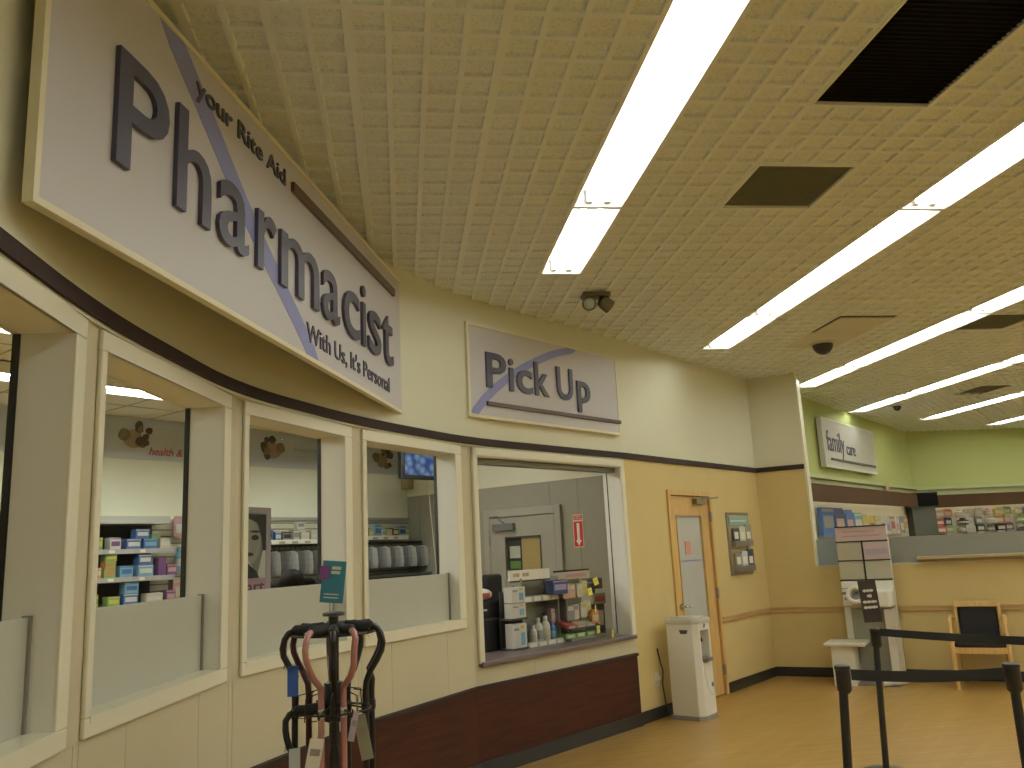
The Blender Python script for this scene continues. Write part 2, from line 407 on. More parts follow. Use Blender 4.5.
for si, (xa, L) in enumerate(STRIPS):
    for pi, (a, b) in enumerate(L):
        y0, y1 = ly(b), ly(a)
        if si == 0 and pi == 0: lab = 'short end section of the glowing strip light nearest the pharmacy sign'
        elif pi == 0: lab = 'end section nearest the wall of the %s row of strip lights from the pharmacy sign' % ORD[si]
        else: lab = 'glowing section %s from the wall end in the %s row of strip lights' % (ORD[pi], ORD[si])
        light_fix(0, 0, 0, 0, 0, lab, grp='fluorescent strip lights in the tiled ceiling', L=y1-y0, m=T(xa+SW/2, y0, CZ))

# ------------------------------------------------------------------ pharmacy front wall
ZT = 2.375; ZB = 1.045; WOODZ = .6
def wallbox(mb, u0, u1, z0, z1, k=0, y0=0., y1=WT): mb.box(u0, u1, y0, y1, z0, z1, k=k)
wl = MB()
def put(mb, M_):
    for i in range(len(mb.v)): mb.v[i] = tuple(M_ @ Vector(mb.v[i]))
    return mb
WIN = {1: (.03, 1.215), 2: (.015, 1.25), 3: (.06, 1.13), 4: (.035, 1.215)}
walls = MB()
fr0, L0 = facet(0)
w = MB(); wallbox(w, 0, L0, 0, CZ+.2); walls.add(w.v, w.f, fr0)
for i in (1, 2, 3, 4):
    fm, L = facet(i); a, b = WIN[i][0]+.012, WIN[i][1]-.06
    w = MB(); wallbox(w, 0, a, 0, ZT); wallbox(w, b, L, 0, ZT); wallbox(w, a, b, 0, ZB+.02); wallbox(w, 0, L, ZT, CZ+.2)
    walls.add(w.v, w.f, fm)
fm, L = facet(5)
PU = (.065, 2.02, .775, 2.31)
w = MB(); wallbox(w, 0, PU[0], 0, ZT); wallbox(w, PU[1], L, 0, ZT); wallbox(w, PU[0], PU[1], 0, PU[2]); wallbox(w, PU[0], PU[1], PU[3], ZT); wallbox(w, 0, L, ZT, CZ+.2)
walls.add(w.v, w.f, fm)
# laminate below the strip on these facets: second material by height
for k, f in enumerate(walls.f):
    zc = sum(walls.v[i][2] for i in f)/len(f)
    walls.mi[k] = 1 if zc < 2.0 else 0
struct(walls.build('wall_left', [M['wall'], M['laminate']]))
# yellow wall with the door
fm6, L6 = facet(6)
DO = (.83, 1.72, 2.07)
w = MB(); w.box(0, DO[0], 0, WT, 0, ZT+.02).box(DO[1], L6, 0, WT, 0, ZT+.02).box(DO[0], DO[1], 0, WT, DO[2], ZT+.02)
k0 = len(w.f); w.box(0, L6, 0, WT, ZT+.02, CZ+.2)
for k in range(k0, len(w.f)): w.mi[k] = 1
struct(w.build('wall_back', [M['yellow'], M['wall']], None, mw=fm6))
# stub wall beyond the corner
c7 = (4.34, 10.0); d7 = Vector((math.cos(math.radians(37)), -math.sin(math.radians(37))))
fm7 = T(c7[0], c7[1], 0) @ RZ(-math.radians(37))
STUB = .585
w = MB(); w.box(0, STUB, 0, .16, 0, ZT+.02, k=0).box(0, STUB, 0, .16, ZT+.02, CZ+.2, k=1)
struct(w.build('wall_right', [M['yellow'], M['wall']], None, mw=fm7))
w = MB(); w.box(STUB-.0, STUB+.022, -.01, .175, 1.235, 3.50)
struct(w.build('trim_1', M['frame'], None, mw=fm7))

def fillet(P, r=.45, n=12):
    out = [P[0]]
    for i in range(1, len(P)-1):
        a, b, c = Vector(P[i-1]), Vector(P[i]), Vector(P[i+1]); d1 = (a-b).normalized(); d2 = (c-b).normalized()
        if i == 6: out.append(P[i]); continue
        p0, p2 = b+d1*r, b+d2*r
        for k in range(n+1): t_ = k/n; q = p0*(1-t_)**2+b*2*t_*(1-t_)+p2*t_*t_; out.append((q.x, q.y))
    out.append(P[-1]); return out
VS = fillet(V[:7]+[V[7]]); VU = VS[:-1]
# brown strip, following the curve
def poly_band(pts, y0, y1, z0, z1):
    """ribbon along plan polyline pts, offset to the customer side (y negative)"""
    P = [Vector(p) for p in pts]; mb = MB(); offs = []
    for i, p in enumerate(P):
        ns = []
        for j in (i-1, i):
            if 0 <= j < len(P)-1: d = (P[j+1]-P[j]).normalized(); ns.append(Vector((-d.y, d.x)))
        n = sum(ns, Vector((0, 0))); n = n/len(ns); n = n/(n.dot(n)) if n.length else n
        offs.append(n)
    vs = []
    for p, n in zip(P, offs):
        for y, z in ((y0, z0), (y0, z1), (y1, z1), (y1, z0)): q = p+n*y; vs.append((q.x, q.y, z))
    fs = [(0, 1, 2, 3), tuple(4*(len(P)-1)+k for k in (3, 2, 1, 0))]
    for i in range(len(P)-1):
        for k in range(4): fs.append((4*i+k, 4*i+(k+1) % 4, 4*i+4+(k+1) % 4, 4*i+4+k))
    mb.add(vs, fs); return mb
def at7(u): return (c7[0]+d7.x*u, c7[1]+d7.y*u)
struct(poly_band(VS+[at7(STUB)], -.019, 0, 2.393, 2.449).build('trim_2', M['brown']))
struct(poly_band(VU, -.005, .05, 2.38, CZ+.2).build('wall_left_upper', M['wall'], None, True))
# mahogany wainscot with cap, below windows and pick up counter
fm5, L5 = facet(5)
def pt(i, u, y=0):
    m_, L_ = facet(i); q = m_ @ Vector((u, y, 0)); return (q.x, q.y)
wp = [V[1], V[2], V[3], V[4], V[5], pt(5, 2.085)]
b = poly_band(wp, -.016, 0, .0, WOODZ); struct(b.build('trim_3', M['mahog']))
b = poly_band(wp, -.034, 0, WOODZ-.002, WOODZ+.022); struct(b.build('trim_4', M['brown']))
sm = MB()
for q in (V[2], V[3], V[4], V[5]):
    sm.tube([(q[0]+.004, q[1]-.012, .1), (q[0]+.004, q[1]-.012, WOODZ)], .006, 6)
struct(sm.build('trim_5', M['brown']))
# baseboards
struct(poly_band([V[0]]+wp, -.03, -.0, 0, .105).build('baseboard_left', M['base']))
struct(poly_band([pt(5, 2.085), V[6], pt(6, DO[0]-.06)], -.012, 0, 0, .105).build('baseboard_middle', M['base']))
struct(poly_band([pt(6, DO[1]+.07), V[7], at7(4.4)], -.012, 0, 0, .105).build('baseboard_back', M['base']))
# chair rails
def rail(pts, name):
    struct(poly_band(pts, -.02, 0, .735, .755).build(name, M['oak_rail']))
M['oak_rail'] = mat('tan_rail', (.52, .35, .15), .5)
for n_, (za, zb, dd) in enumerate(((.728, .742, -.022), (.742, .768, -.012), (.768, .784, -.022))):
    struct(poly_band([pt(6, DO[1]+.07), V[7], at7(4.4)], dd, 0, za, zb).build('trim_%d' % (6+n_), M['oak_rail']))
# seams of the laminate panels below the windows
ss = MB()
for i, us in ((1, (.02, .66, 1.31)), (2, (.02, .33, .97, 1.315)), (3, (.02, .6, 1.205)), (4, (.02, .32, .97)), (5, (.03, .68, 1.4))):
    m_, L_ = facet(i)
    for u in us:
        q = MB(); q.box(u-.003, u+.003, -.0015, 0, WOODZ+.02, (PU[2]-.0 if i == 5 else ZB-.01)); ss.add(q.v, q.f, m_)
M['seam'] = mat('laminate_seam', (.58, .52, .36), .5)
struct(ss.build('trim_9', M['seam']))
# battens between the window frames
bt = MB()
for i in (1, 2, 3, 4):
    m_, L_ = facet(i)
    q = MB(); q.box(WIN[i][1]+.015, L_+.004, -.004, 0, ZB, 2.386); bt.add(q.v, q.f, m_)
struct(bt.build('trim_10', M['seam']))

# windows
def window(i, n):
    m_, L_ = facet(i); a, b = WIN[i]
    e = bpy.data.objects.new('window_%d' % n, None); COL.objects.link(e); e.matrix_world = m_; e['kind'] = 'structure'
    F = .062; p = -.018
    FL, FT, FR = .04, .07, .085; f = MB()
    # moulded frame: outer lip + inner flat (mitred look by stacked profiles)
    for (x0, x1, z0, z1) in ((a, b, ZT-FT, ZT), (a, b, ZB, ZB+F), (a, a+FL, ZB+F, ZT-FT), (b-FR, b, ZB+F, ZT-FT)):
        f.box(x0, x1, p, 0, z0, z1)
    f.build('window_frame', M['frame'], e, bevel=.006)
    r = MB()
    r.box(a+FL-.008, a+FL, -.015, .165, ZB+F, ZT-FT).box(b-FR, b-FR+.008, -.015, .165, ZB+F, ZT-FT).box(a+FL-.008, b-FR+.008, -.02, WT+.01, ZT-FT, ZT-FT+.008)
    r.build('reveal', M['reveal'], e)
    MB().box(a+FL-.008, b-FR+.008, -.02, WT+.01, ZB+F-.02, ZB+F+.004).build('window_sill', M['frame'], e)
    g = MB(); g.box(a+FL, b-FR, .155, .161, ZB+F+.004, ZT-FT); g.build('glass_pane', GLASS, e)
    k = MB(); k.box(b-FR-.003, b-FR+.008, .152, .176, ZB+F+.3, ZT-FT); k.build('gasket', M['gasket'], e)
    MB().box(a+FL+.002, b-FR-.012, .072, .082, ZB+F+.004, 1.437).build('privacy_panel', M['frost'], e, label='frosted panel across the lower window')
    MB().box(b-FR-.014, b-FR-.001, .064, .09, ZB+F+.004, 1.442).build('edge_channel', M['alu'], e)
for n, i in enumerate((1, 2, 3, 4)): window(i, n+1)
# pick up opening
e = bpy.data.objects.new('window_5', None); COL.objects.link(e); e.matrix_world = fm5; e['kind'] = 'structure'
a, b, z0, z1 = PU; F = .06; f = MB()
f.box(a-.03, a+.022, -.03, 0, z0+.0, ZT).box(b-.0, b+.062, -.03, 0, z0, ZT).box(a-.03, b+.062, -.03, 0, z1, ZT)
f.build('window_frame', M['frame'], e, bevel=.008)
r = MB(); r.box(a-.0, a+.006, -.02, WT+.01, z0, z1).box(b-.006, b, -.02, WT+.01, z0, z1).box(a, b, -.02, WT+.01, z1-.006, z1); r.build('reveal', M['reveal'], e)
M['shut'] = mat('olive_shutter_rail', (.16, .15, .10), .4, .4)
s = MB(); s.box(a+.006, b-.006, .035, .12, z1-.05, z1-.006); s.tube([(a+.08, .03, z1-.03), (a+.08, .036, z1-.03)], .012, 8); s.build('shutter_rail', M['shut'], e)
MB().box(b-.010, b-.006, .13, .138, z0+.02, z1-.05).build('gasket', M['gasket'], e)
ct = MB(); ct.hprism([(a-.02, -.045), (b+.05, -.045), (b+.05, WT+.002), (b+.5, WT+.002), (b+.5, .8), (a-.02, .8)], z0-.024, z0+.012); ct.build('window_sill', [M['countertop'] if 'countertop' in M else mat('brown_grey_countertop', (.13, .10, .095), .35, var=.2, scale=60)], e, bevel=.006)

# ------------------------------------------------------------------ signs
def board(name, label, m_, L_, z0, z1, th):
    t = thing(name, label, 'sign', m_ @ T(0, 0, z0)); h = z1-z0
    B = MB(); B.box(.018, L_-.018, -.0, th, .018, h-.018); B.build('panel', M['sign'], t)
    f = MB(); w_ = .022; y0, y1 = -.006, th
    f.box(0, L_, y0, y1, 0, w_).box(0, L_, y0, y1, h-w_, h).box(0, w_, y0, y1, w_, h-w_).box(L_-w_, L_, y0, y1, w_, h-w_)
    f.build('frame', M['signedge'], t)
    return t, h
mS, LS = frame2((-.95, 2.27), (.03, 5.82)); mS = mS @ T(-.03, 0, 0); LS += .03
t, h = board('pharmacy_sign', 'large framed wall sign reading Pharmacist in raised slate letters', mS, LS, 2.53, 3.487, .028)
zb = 2.53
def zz(z): return z-zb
for ch, u0, u1 in (('P', .30, .595), ('h', .655, .90), ('a', .965, 1.225), ('r', 1.31, 1.50), ('m', 1.555, 2.03), ('a', 2.085, 2.34), ('c', 2.41, 2.68), ('i', 2.735, 2.80), ('s', 2.86, 3.11), ('t', 3.15, 3.385)):
    text_part('letter', ch, u0+.03, u1+.03, 0, 0, -.0, .018, M['letter'], t, off=.009, natural=(zz(2.81), .385))
text_part('small_lettering', 'your Rite Aid', .82, 1.655, zz(3.285), zz(3.392), -.0, .008, M['letter'], t, off=.008)
text_part('small_lettering', "With Us, It's Personal", 1.925, 3.35, zz(2.607), zz(2.722), -.0, .006, M['letter'], t, off=.006)
MB().box(1.73, 3.48, -.018, 0, zz(3.315), zz(3.365)).build('bar', M['letterside'], t)
def swoosh(par, pts, w0, w1, y=-.0015):
    P = [Vector(p) for p in pts]; pp = []
    for i in range(len(P)-1):       # catmull
        p0, p1, p2, p3 = P[max(i-1, 0)], P[i], P[i+1], P[min(i+2, len(P)-1)]
        for k in range(6):
            s_ = k/6; pp.append(.5*((2*p1)+(p2-p0)*s_+(2*p0-5*p1+4*p2-p3)*s_*s_+(3*p1-p0-3*p2+p3)*s_**3))
    pp.append(P[-1]); vs = []
    for i, p in enumerate(pp):
        d = (pp[min(i+1, len(pp)-1)]-pp[max(i-1, 0)]).normalized(); n = Vector((-d.y, d.x)); w_ = w0+(w1-w0)*i/(len(pp)-1)
        if i in (0, len(pp)-1): n = Vector((1, 0))*(1 if n.x > 0 else -1)*1.2
        for yy in (y, 0):
            for sg in (-1, 1): q = p+n*sg*w_/2; vs.append((q.x, yy, q.y))
    fs = []
    for i in range(len(pp)-1):
        A = 4*i; B_ = A+4
        fs += [(A, B_, B_+1, A+1), (A+2, A+3, B_+3, B_+2), (A, A+2, B_+2, B_), (A+1, B_+1, B_+3, A+3)]
    MB().add(vs, fs).build('swoosh', M['swoosh'], par)
swoosh(t, [(.64, zz(3.462)), (.96, zz(3.235)), (1.24, zz(3.03)), (1.52, zz(2.86)), (1.80, zz(2.70)), (2.03, zz(2.555))], .12, .10)
# stand-off battens holding the sign to the curved wall
bk = MB()
for x0, dd in ((.16, .10), (1.1, .24), (2.3, .25), (LS-.14, .06)):
    bk = MB(); bk.box(x0, x0+.04, .028, dd, .25, h-.25); bk.build('mounting_bracket', M['signedge'], t)
# pick up sign
mP = fm5 @ T(0, -.052, 0)
t, h = board('pick_up_sign', 'framed white wall sign reading Pick Up above the service window', mP @ T(-.01, 0, 0), 2.04, 2.605, 3.365, .05)
zb = 2.605
for ch, u0, u1 in (('P', .205, .44), ('i', .475, .53), ('c', .57, .765), ('k', .80, .985), ('U', 1.10, 1.325), ('p', 1.385, 1.575)):
    text_part('letter', ch, u0, u1, 0, 0, 0, .016, M['letter'], t, off=.016, natural=(zz(2.865), .275))
MB().box(.20, 2.035, -.02, 0, zz(2.712), zz(2.742)).build('bar', M['letterside'], t)
swoosh(t, [(.06, zz(2.64)), (.22, zz(2.79)), (.40, zz(2.92)), (.62, zz(3.05)), (.85, zz(3.16)), (1.10, zz(3.26)), (1.38, zz(3.335))], .075, .06)

# ------------------------------------------------------------------ door_1 : maple door in yellow wall
e = bpy.data.objects.new('door_1', None); COL.objects.link(e); e.matrix_world = fm6; e['kind'] = 'structure'
f = MB(); a, b, h = DO
f.box(a-.05, a+.0, -.02, WT, 0, h+.05).box(b, b+.05, -.02, WT, 0, h+.05).box(a, b, -.02, WT, h, h+.05); f.build('door_frame', M['oak'], e)
l = MB(); x0, x1 = a+.004, b-.004; g0, g1, gz0, gz1 = a+.14, b-.20, .78, 1.86
l.box(x0, g0, .01, .055, .01, h-.004).box(g1, x1, .01, .055, .01, h-.004).box(g0, g1, .01, .055, .01, gz0).box(g0, g1, .01, .055, gz1, h-.004)
lf = l.build('door_leaf', M['oak'], e)
MB().box(g0, g1, .026, .034, gz0, gz1).build('door_glass', mat('milky_glass', (.52, .54, .52), .15, var=.03), lf)
q = MB()
q.box(g0-.012, g0, .002, .012, gz0, gz1).box(g1, g1+.012, .002, .012, gz0, gz1).box(g0, g1, .002, .012, gz0-.012, gz0).box(g0, g1, .002, .012, gz1, gz1+.012)
q.build('glazing_bead', M['oak_rail'], lf)
q = MB(); q.box(g0+.17, g0+.29, .0215, .0255, 1.46, 1.60, k=0).box(g0+.06, g1-.05, .0215, .0255, 1.395, 1.405, k=1); q.build('notice', [mat('faded_red_print', (.62, .30, .22), .6), M['swoosh']], lf)
q = MB(); q.lathe([(.03, 0), (.03, .012), (.012, .014), (.012, .05)], M_=T(a+.085, .01, .955) @ Matrix.Rotation(PI/2, 4, 'X')); q.tube([(a+.085, -.04, .955), (a+.2, -.042, .952)], .011, 8)
q.build('door_handle', M['chrome'], lf, True)
q = MB(); q.box(b-.36, b-.14, -.045, .01, h-.085, h-.03); q.tube([(b-.2, -.03, h-.026), (b-.02, -.05, h-.02), (b+.12, -.06, h-.01)], .009, 6); q.build('door_closer', mat('bronze_closer', (.25, .22, .15), .4, .5), lf)
for zc in (1.85, 1.04, .25):
    q = MB(); q.box(b-.012, b+.012, -.028, .0, zc-.055, zc+.055); q.build('hinge', M['alu'], lf)
# leaflet rack on wall
t = thing('leaflet_rack', 'narrow wall rack with two pockets of leaflets beside the maple door', 'rack', fm6 @ T(2.12, 0, 1.2))
B = MB(); B.box(0, .60, -.014, 0, 0, .70, k=0); B.box(.03, .57, -.016, -.014, .03, .67, k=1); B.build('backboard', [M['alu'], mat('tan_board', (.42, .36, .2), .6)], t)
B = MB(); B.box(.04, .56, -.022, -.016, .56, .65, k=0); B.box(.07, .5, -.0235, -.022, .595, .615, k=1); B.build('header', [mat('pale_teal', (.22, .42, .42), .6), M['offwhite']], t)
for k, zc in enumerate((.32, .04)):
    B = MB(); B.box(.05, .55, -.07, -.066, zc, zc+.06).box(.05, .056, -.07, -.014, zc, zc+.06).box(.544, .55, -.07, -.014, zc, zc+.06).box(.05, .55, -.07, -.014, zc-.006, zc); B.build('pocket', M['alu'], t)
cols = [('dark', M['dgrey']), ('white', M['offwhite']), ('grey', M['grey']), ('white and blue', M['banner'])]
for k, zc in enumerate((.32, .04)):
    for j in range(3):
        u = .07+.16*j; c_ = cols[(j+k*2) % 4]
        q = MB(); q.box(u, u+.155, -.05-.004*j, -.03-.004*j, 1.2+zc, 1.2+zc+.2+.02*((j*7) % 3), k=0); q.box(u+.02, u+.12, -.051-.004*j, -.05-.004*j, 1.2+zc+.08, 1.2+zc+.16, k=1)
        o = q.build('leaflet', [c_[1], M['white']], None, mw=fm6 @ T(2.12, 0, 0))
        tag(recenter(o), '%s leaflet, %s in the %s pocket of the wall rack' % (c_[0], ORD[j], ('upper', 'bottom')[k]), 'leaflet', 'leaflets in the wall rack')

# ------------------------------------------------------------------ water cooler
tc = thing('water_cooler', 'white floor-standing water cooler in front of the maple door', 'water cooler', fm6 @ T(.49, -.28, 0))
def oct(hx, hy, c, back=.0): return [(-hx+c, -hy), (hx-c, -hy), (hx, -hy+c), (hx, hy), (-hx, hy), (-hx, -hy+c)]
B = MB(); B.hprism(oct(.165, .165, .05), .0, .035); B.build('plinth', mat('grey_plinth', (.28, .26, .24), .5), tc)
B = MB(); P = oct(.155, .155, .045)
B.hprism(P, .035, .52).hprism(P, .78, .845)
B.hprism([(-.155, -.11), (-.11, -.155), (-.085, -.155), (-.085, .155), (-.155, .155)], .52, .78).hprism([(.085, -.155), (.11, -.155), (.155, -.11), (.155, .155), (.085, .155)], .52, .78).box(-.085, .085, -.06, .155, .52, .78)
B.build('body', M['white'], tc, bevel=.004)
B = MB(); B.hprism(oct(.165, .165, .05), .845, .885); B.hprism(oct(.13, .12, .04), .885, .9); B.build('lid', mat('grey_white_lid', (.55, .54, .46), .4), tc, bevel=.004)
B = MB(); B.box(-.08, .08, -.185, -.07, .50, .535); B.build('drip_tray', M['alu'], tc, bevel=.004)
for s_ in (-.03, .03):
    B = MB(); B.tube([(s_, -.06, .70), (s_, -.10, .70), (s_, -.11, .67)], .011, 8); B.build('tap', M['dgrey'], tc, True)
B = MB(); B.box(-.055, -.015, -.072, -.06, .58, .64); B.build('tap_plate', M['dgrey'], tc)
B = MB(); B.tube([(-.07, -.157, .50), (-.06, -.159, .40), (-.02, -.159, .27), (.04, -.159, .2), (.085, -.159, .24), (.1, -.159, .36), (.095, -.159, .5)], .003, 5); B.build('front_seam', M['reveal'], tc)
B = MB(); B.lathe([(.02, 0), (.02, .003)], M_=T(.07, -.156, .29) @ Matrix.Rotation(PI/2, 4, 'X')); B.prism([(-.02, .80), (.01, .80), (.02, .83), (-.005, .84)], -.158, -.155); B.build('blue_badge', mat('blue_badge', (.08, .18, .36), .4), tc)
B = MB(); B.prism([(-.03, .755), (.03, .755), (.045, .79), (-.045, .79)], -.003, 0, M_=T(-.155, -.02, 0) @ RZ(-PI/2)); B.build('side_grip', M['dgrey'], tc)
o = MB().tube([pt(6, .335, -.012)+(.62,), pt(6, .34, -.03)+(.5,), pt(6, .345, -.05)+(.42,), pt(6, .335, -.04)+(.30,), pt(6, .33, -.06)+(.15,), pt(6, .34, -.08)+(.02,)], .007, 6).build('power_cord', M['black'], None, True)
tag(recenter(o), 'black power cord hanging behind the water cooler', 'cord')
o = MB().box(.26, .33, -.012, 0, .28, .40).box(.275, .315, -.04, -.012, .34, .38).build('wall_outlet', M['offwhite'], None, mw=fm6)
tag(recenter(o), 'pale wall socket with plug behind the water cooler', 'outlet')

# ------------------------------------------------------------------ low wall, screen, green area
HW = 1.225
struct(MB().box(STUB, 6.5, 0, .14, 0, HW).build('wall_low', M['yellow'], None, mw=fm7))
struct(MB().box(STUB-.002, 6.5, -.012, .15, HW, HW+.022).build('trim_11', M['seam'], None, mw=fm7))
sc_ = MB(); sc_.box(STUB+.024, .98, .06, .068, HW+.022, 1.55); o = sc_.build('counter_screen', mat('bluish_screen', (.40, .46, .50), .3, trans=(.3, 0)), None, mw=fm7)
tag(recenter(o), 'short bluish frosted screen on the low wall next to the corner', 'screen')
sc_ = MB(); sc_.box(.985, 6.5, .06, .068, HW+.022, 1.535); o = sc_.build('counter_screen', M['panelg'], None, mw=fm7)
tag(recenter(o), 'long grey frosted screen standing on the low yellow wall', 'screen')
sh = MB(); sh.box(1.68, 6.5, -.12, .058, HW+.055, HW+.085).box(1.7, 6.5, -.02, .058, HW+.022, HW+.055); o = sh.build('writing_ledge', mat('tan_ledge', (.42, .34, .2), .45), None, mw=fm7, bevel=.004)
tag(recenter(o), 'long tan ledge along the foot of the grey screen', 'ledge')

mG, LG = frame2((5.0, 10.63), (9.98, 15.61))
g = MB(); g.box(-.55, LG, 0, .1, 0, CZ+.2); struct(g.build('wall_green', M['green'], None, mw=mG))
struct(MB().box(9.9, 15.5, 15.62, 15.75, 0, CZ+.2).build('wall_green_back', M['green']))
# shelf canopy: pale ledge, brown header, white pegboard
def gframe(m_, u0, u1, nm):
    q = MB(); q.box(u0, u1, -.10, 0, 2.40, 2.455).box(u0, u1, -.045, 0, 2.29, 2.40); struct(q.build('trim_%s' % nm, mat('pale_green_ledge', (.50, .53, .28), .5), None, mw=m_))
gframe(mG, -.5, LG-.1, '12')
mB = T(9.88, 15.62, 0)
gframe(mB, 0, 4.3, '13')
def gondola(label, m_, u0, u1, mback=M['pegb']):
    t = thing('wall_gondola', label, 'shelving', m_ @ T(u0, 0, 0)); L_ = u1-u0
    MB().box(0, L_, -.05, -.0, 0, 2.28).build('back_panel', mback, t)
    MB().box(0, L_, -.30, -.28, 2.04, 2.28).box(0, L_, -.28, -.05, 2.26, 2.28).build('header', M['header'], t)
    MB().box(.05, L_-.05, -.20, -.12, 2.235, 2.255).build('hidden_glow_strip', mat('added_case_glow', (1, 1, 1), .5, emit=(1, .92, .72, 9)), t)  # unseen glowing strip added behind the header to brighten the pegboard
    MB().box(0, L_, -.42, -.05, 0, .14).build('plinth', M['dgrey'], t)
    for k, z in enumerate((.55, 1.0, 1.38)):
        MB().box(0, L_, -.36, -.05, z, z+.02).build('shelf', M['offwhite'], t)
    return t
gondola('long wall shelving under the family care sign with brown header', mG, -.5, LG-.62)
gondola('wall shelving on the far green wall with dark brown header', mB, .02, 4.3)
t = thing('corner_pillar', 'dark grey corner pillar between the two runs of wall shelving', 'pillar', T(9.55, 14.85, 0))
MB().box(-.26, .2, -.2, .16, 0, 2.06).build('shaft', mat('olive_grey_pillar', (.07, .075, .06), .5), t)
MB().box(-.33, .24, -.26, .2, 2.06, 2.30).build('capital', mat('matt_black', (.008, .008, .008), .9, spec=.05), t)
o = MB().box(0, .2, -.004, 0, 0, .14).build('price_tag', mat('pinkish_card', (.62, .36, .25), .6), None, mw=mG @ T(4.6, -.105, 2.31)); tag(recenter(o), 'small pinkish card fixed to the pale green ledge', 'card')

# family care sign
mF = mG @ T(.86+.62, -.10, 2.58)
LF = 2.72
t = thing('family_care_sign', 'framed white wall sign reading family care on green wall', 'sign', mF)
MB().box(0, LF, 0, .07, 0, .74).build('panel', mat('silver_white_board', (.56, .55, .50), .35), t)
q = MB(); q.box(-.0, LF, -.006, 0, 0, .035).box(0, LF, -.006, 0, .71, .74).box(0, .03, -.006, 0, .035, .71).box(LF-.03, LF, -.006, 0, .035, .71); q.build('frame', M['offwhite'], t)
text_part('lettering', 'family', .16, 1.0, .15, .56, -.001, .006, M['letter'], t, off=.0)
text_part('lettering', 'care', 1.1, 1.56, .24, .38, -.001, .006, M['letter'], t, off=.0)
MB().box(.28, 2.62, -.02, 0, .115, .145).build('bar', M['dgrey'], t)

# products on the green-area shelving
def pack(label, m_, w_, h_, c1, c2, grp, cat='package', d=.05, name='hanging_package', shape=0):
    q = MB()
    if shape == 0:
        q.prism([(0, 0), (w_, 0), (w_, h_*.8), (w_*.82, h_), (w_*.18, h_), (0, h_*.8)], -d, 0, k=0); q.box(w_*.15, w_*.85, -d-.003, -d, h_*.2, h_*.62, k=1)
    elif shape == 1:
        q.box(0, w_, -d, 0, 0, h_, k=0); q.box(w_*.1, w_*.9, -d-.003, -d, h_*.3, h_*.7, k=1); q.box(.0, w_, -d-.002, -d, h_*.86, h_*.95, k=1)
    else:
        q.lathe([(w_*.45, 0), (w_*.5, .01), (w_*.5, h_*.65), (w_*.25, h_*.78), (w_*.25, h_)], (w_/2, -w_/2, 0), 12, k=0)
        q.lathe([(w_*.51, h_*.2), (w_*.51, h_*.5)], (w_/2, -w_/2, 0), 12, k=1)
    o = q.build(name, [c1, c2], None, mw=m_)
    return tag(recenter(o), label, cat, grp)
def cm(n_, c):
    g_ = sum(c)/3; return mat('print_'+n_, tuple(.72*(x*.78+g_*.22) for x in c), .5)
C = dict(blue=cm('blue', (.04, .16, .48)), navy=cm('navy', (.02, .05, .22)), sky=cm('sky', (.16, .48, .66)), yellow=cm('yellow', (.72, .60, .06)), white=cm('white', (.72, .70, .62)),
 pink=cm('pink', (.66, .34, .36)), red=cm('red', (.58, .07, .05)), green=cm('green', (.25, .50, .08)), orange=cm('orange', (.72, .28, .05)), purple=cm('purple', (.20, .06, .22)), grey=cm('grey', (.30, .30, .28)),
 black=cm('black', (.03, .03, .04)), cream=cm('cream', (.66, .60, .42)), lilac=cm('lilac', (.40, .34, .62)), teal=cm('teal', (.05, .36, .40)), peach=cm('peach', (.68, .42, .28)))
gp = 'packages hanging under the family care sign'
seq = [('blue', 'grey', .55, .40), ('navy', 'peach', .52, .40), ('blue', 'pink', .42, .38), ('sky', 'white', .42, .34), ('yellow', 'cream', .34, .32), ('yellow', 'red', .34, .30), ('yellow', 'white', .34, .30), ('white', 'grey', .30, .30),
       ('white', 'lilac', .3, .28), ('cream', 'red', .3, .3), ('white', 'pink', .3, .28), ('grey', 'white', .3, .3), ('cream', 'orange', .28, .3)]
u = .78
for k, (c1, c2, w_, h_) in enumerate(seq):
    pack('%s and %s package hanging %s from the corner under the family care sign' % (c1, c2, ['first', 'second', 'third', 'fourth', 'fifth', 'sixth', 'seventh', 'eighth', 'ninth', 'tenth', 'eleventh', 'twelfth', 'thirteenth'][k]),
         mG @ T(u, -.12, 1.58), w_-.04, h_, C[c1], C[c2], gp, d=.06, shape=0 if k % 3 else 1)
    u += w_
u = .8
for k in range(12):
    c1 = ['white', 'pink', 'blue', 'cream', 'orange', 'white', 'yellow', 'grey', 'red', 'white', 'teal', 'peach'][k]
    pack('small %s carton on the shelf behind the screens, %s from the corner' % (c1, ['first', 'second', 'third', 'fourth', 'fifth', 'sixth', 'seventh', 'eighth', 'ninth', 'tenth', 'eleventh', 'twelfth'][k]),
         mG @ T(u, -.16, 1.40), .2, .12, C[c1], C['white'], 'cartons on the family care shelf', d=.12, shape=1, name='carton', cat='carton'); u += .42
gp = 'products hanging on the far green wall shelving'
NUM = ['first', 'second', 'third', 'fourth', 'fifth', 'sixth', 'seventh', 'eighth', 'ninth', 'tenth', 'eleventh', 'twelfth', 'thirteenth', 'fourteenth', 'fifteenth', 'sixteenth']
rows = [(1.86, 'top', ['yellow', 'peach', 'orange', 'cream', 'white', 'cream', 'pink', 'yellow', 'green', 'yellow', 'lilac', 'white', 'purple']),
        (1.70, 'middle', ['purple', 'red', 'navy', 'black', 'white', 'grey', 'white', 'orange', 'peach', 'green', 'red', 'grey', 'white']),
        (1.555, 'third', ['orange', 'red', 'green', 'cream', 'white', 'black', 'grey', 'black', 'purple', 'white', 'red', 'black', 'white']),
        (1.41, 'bottom', ['yellow', 'black', 'white', 'black', 'cream', 'yellow', 'black', 'white', 'grey', 'cream', 'navy', 'red', 'grey'])]
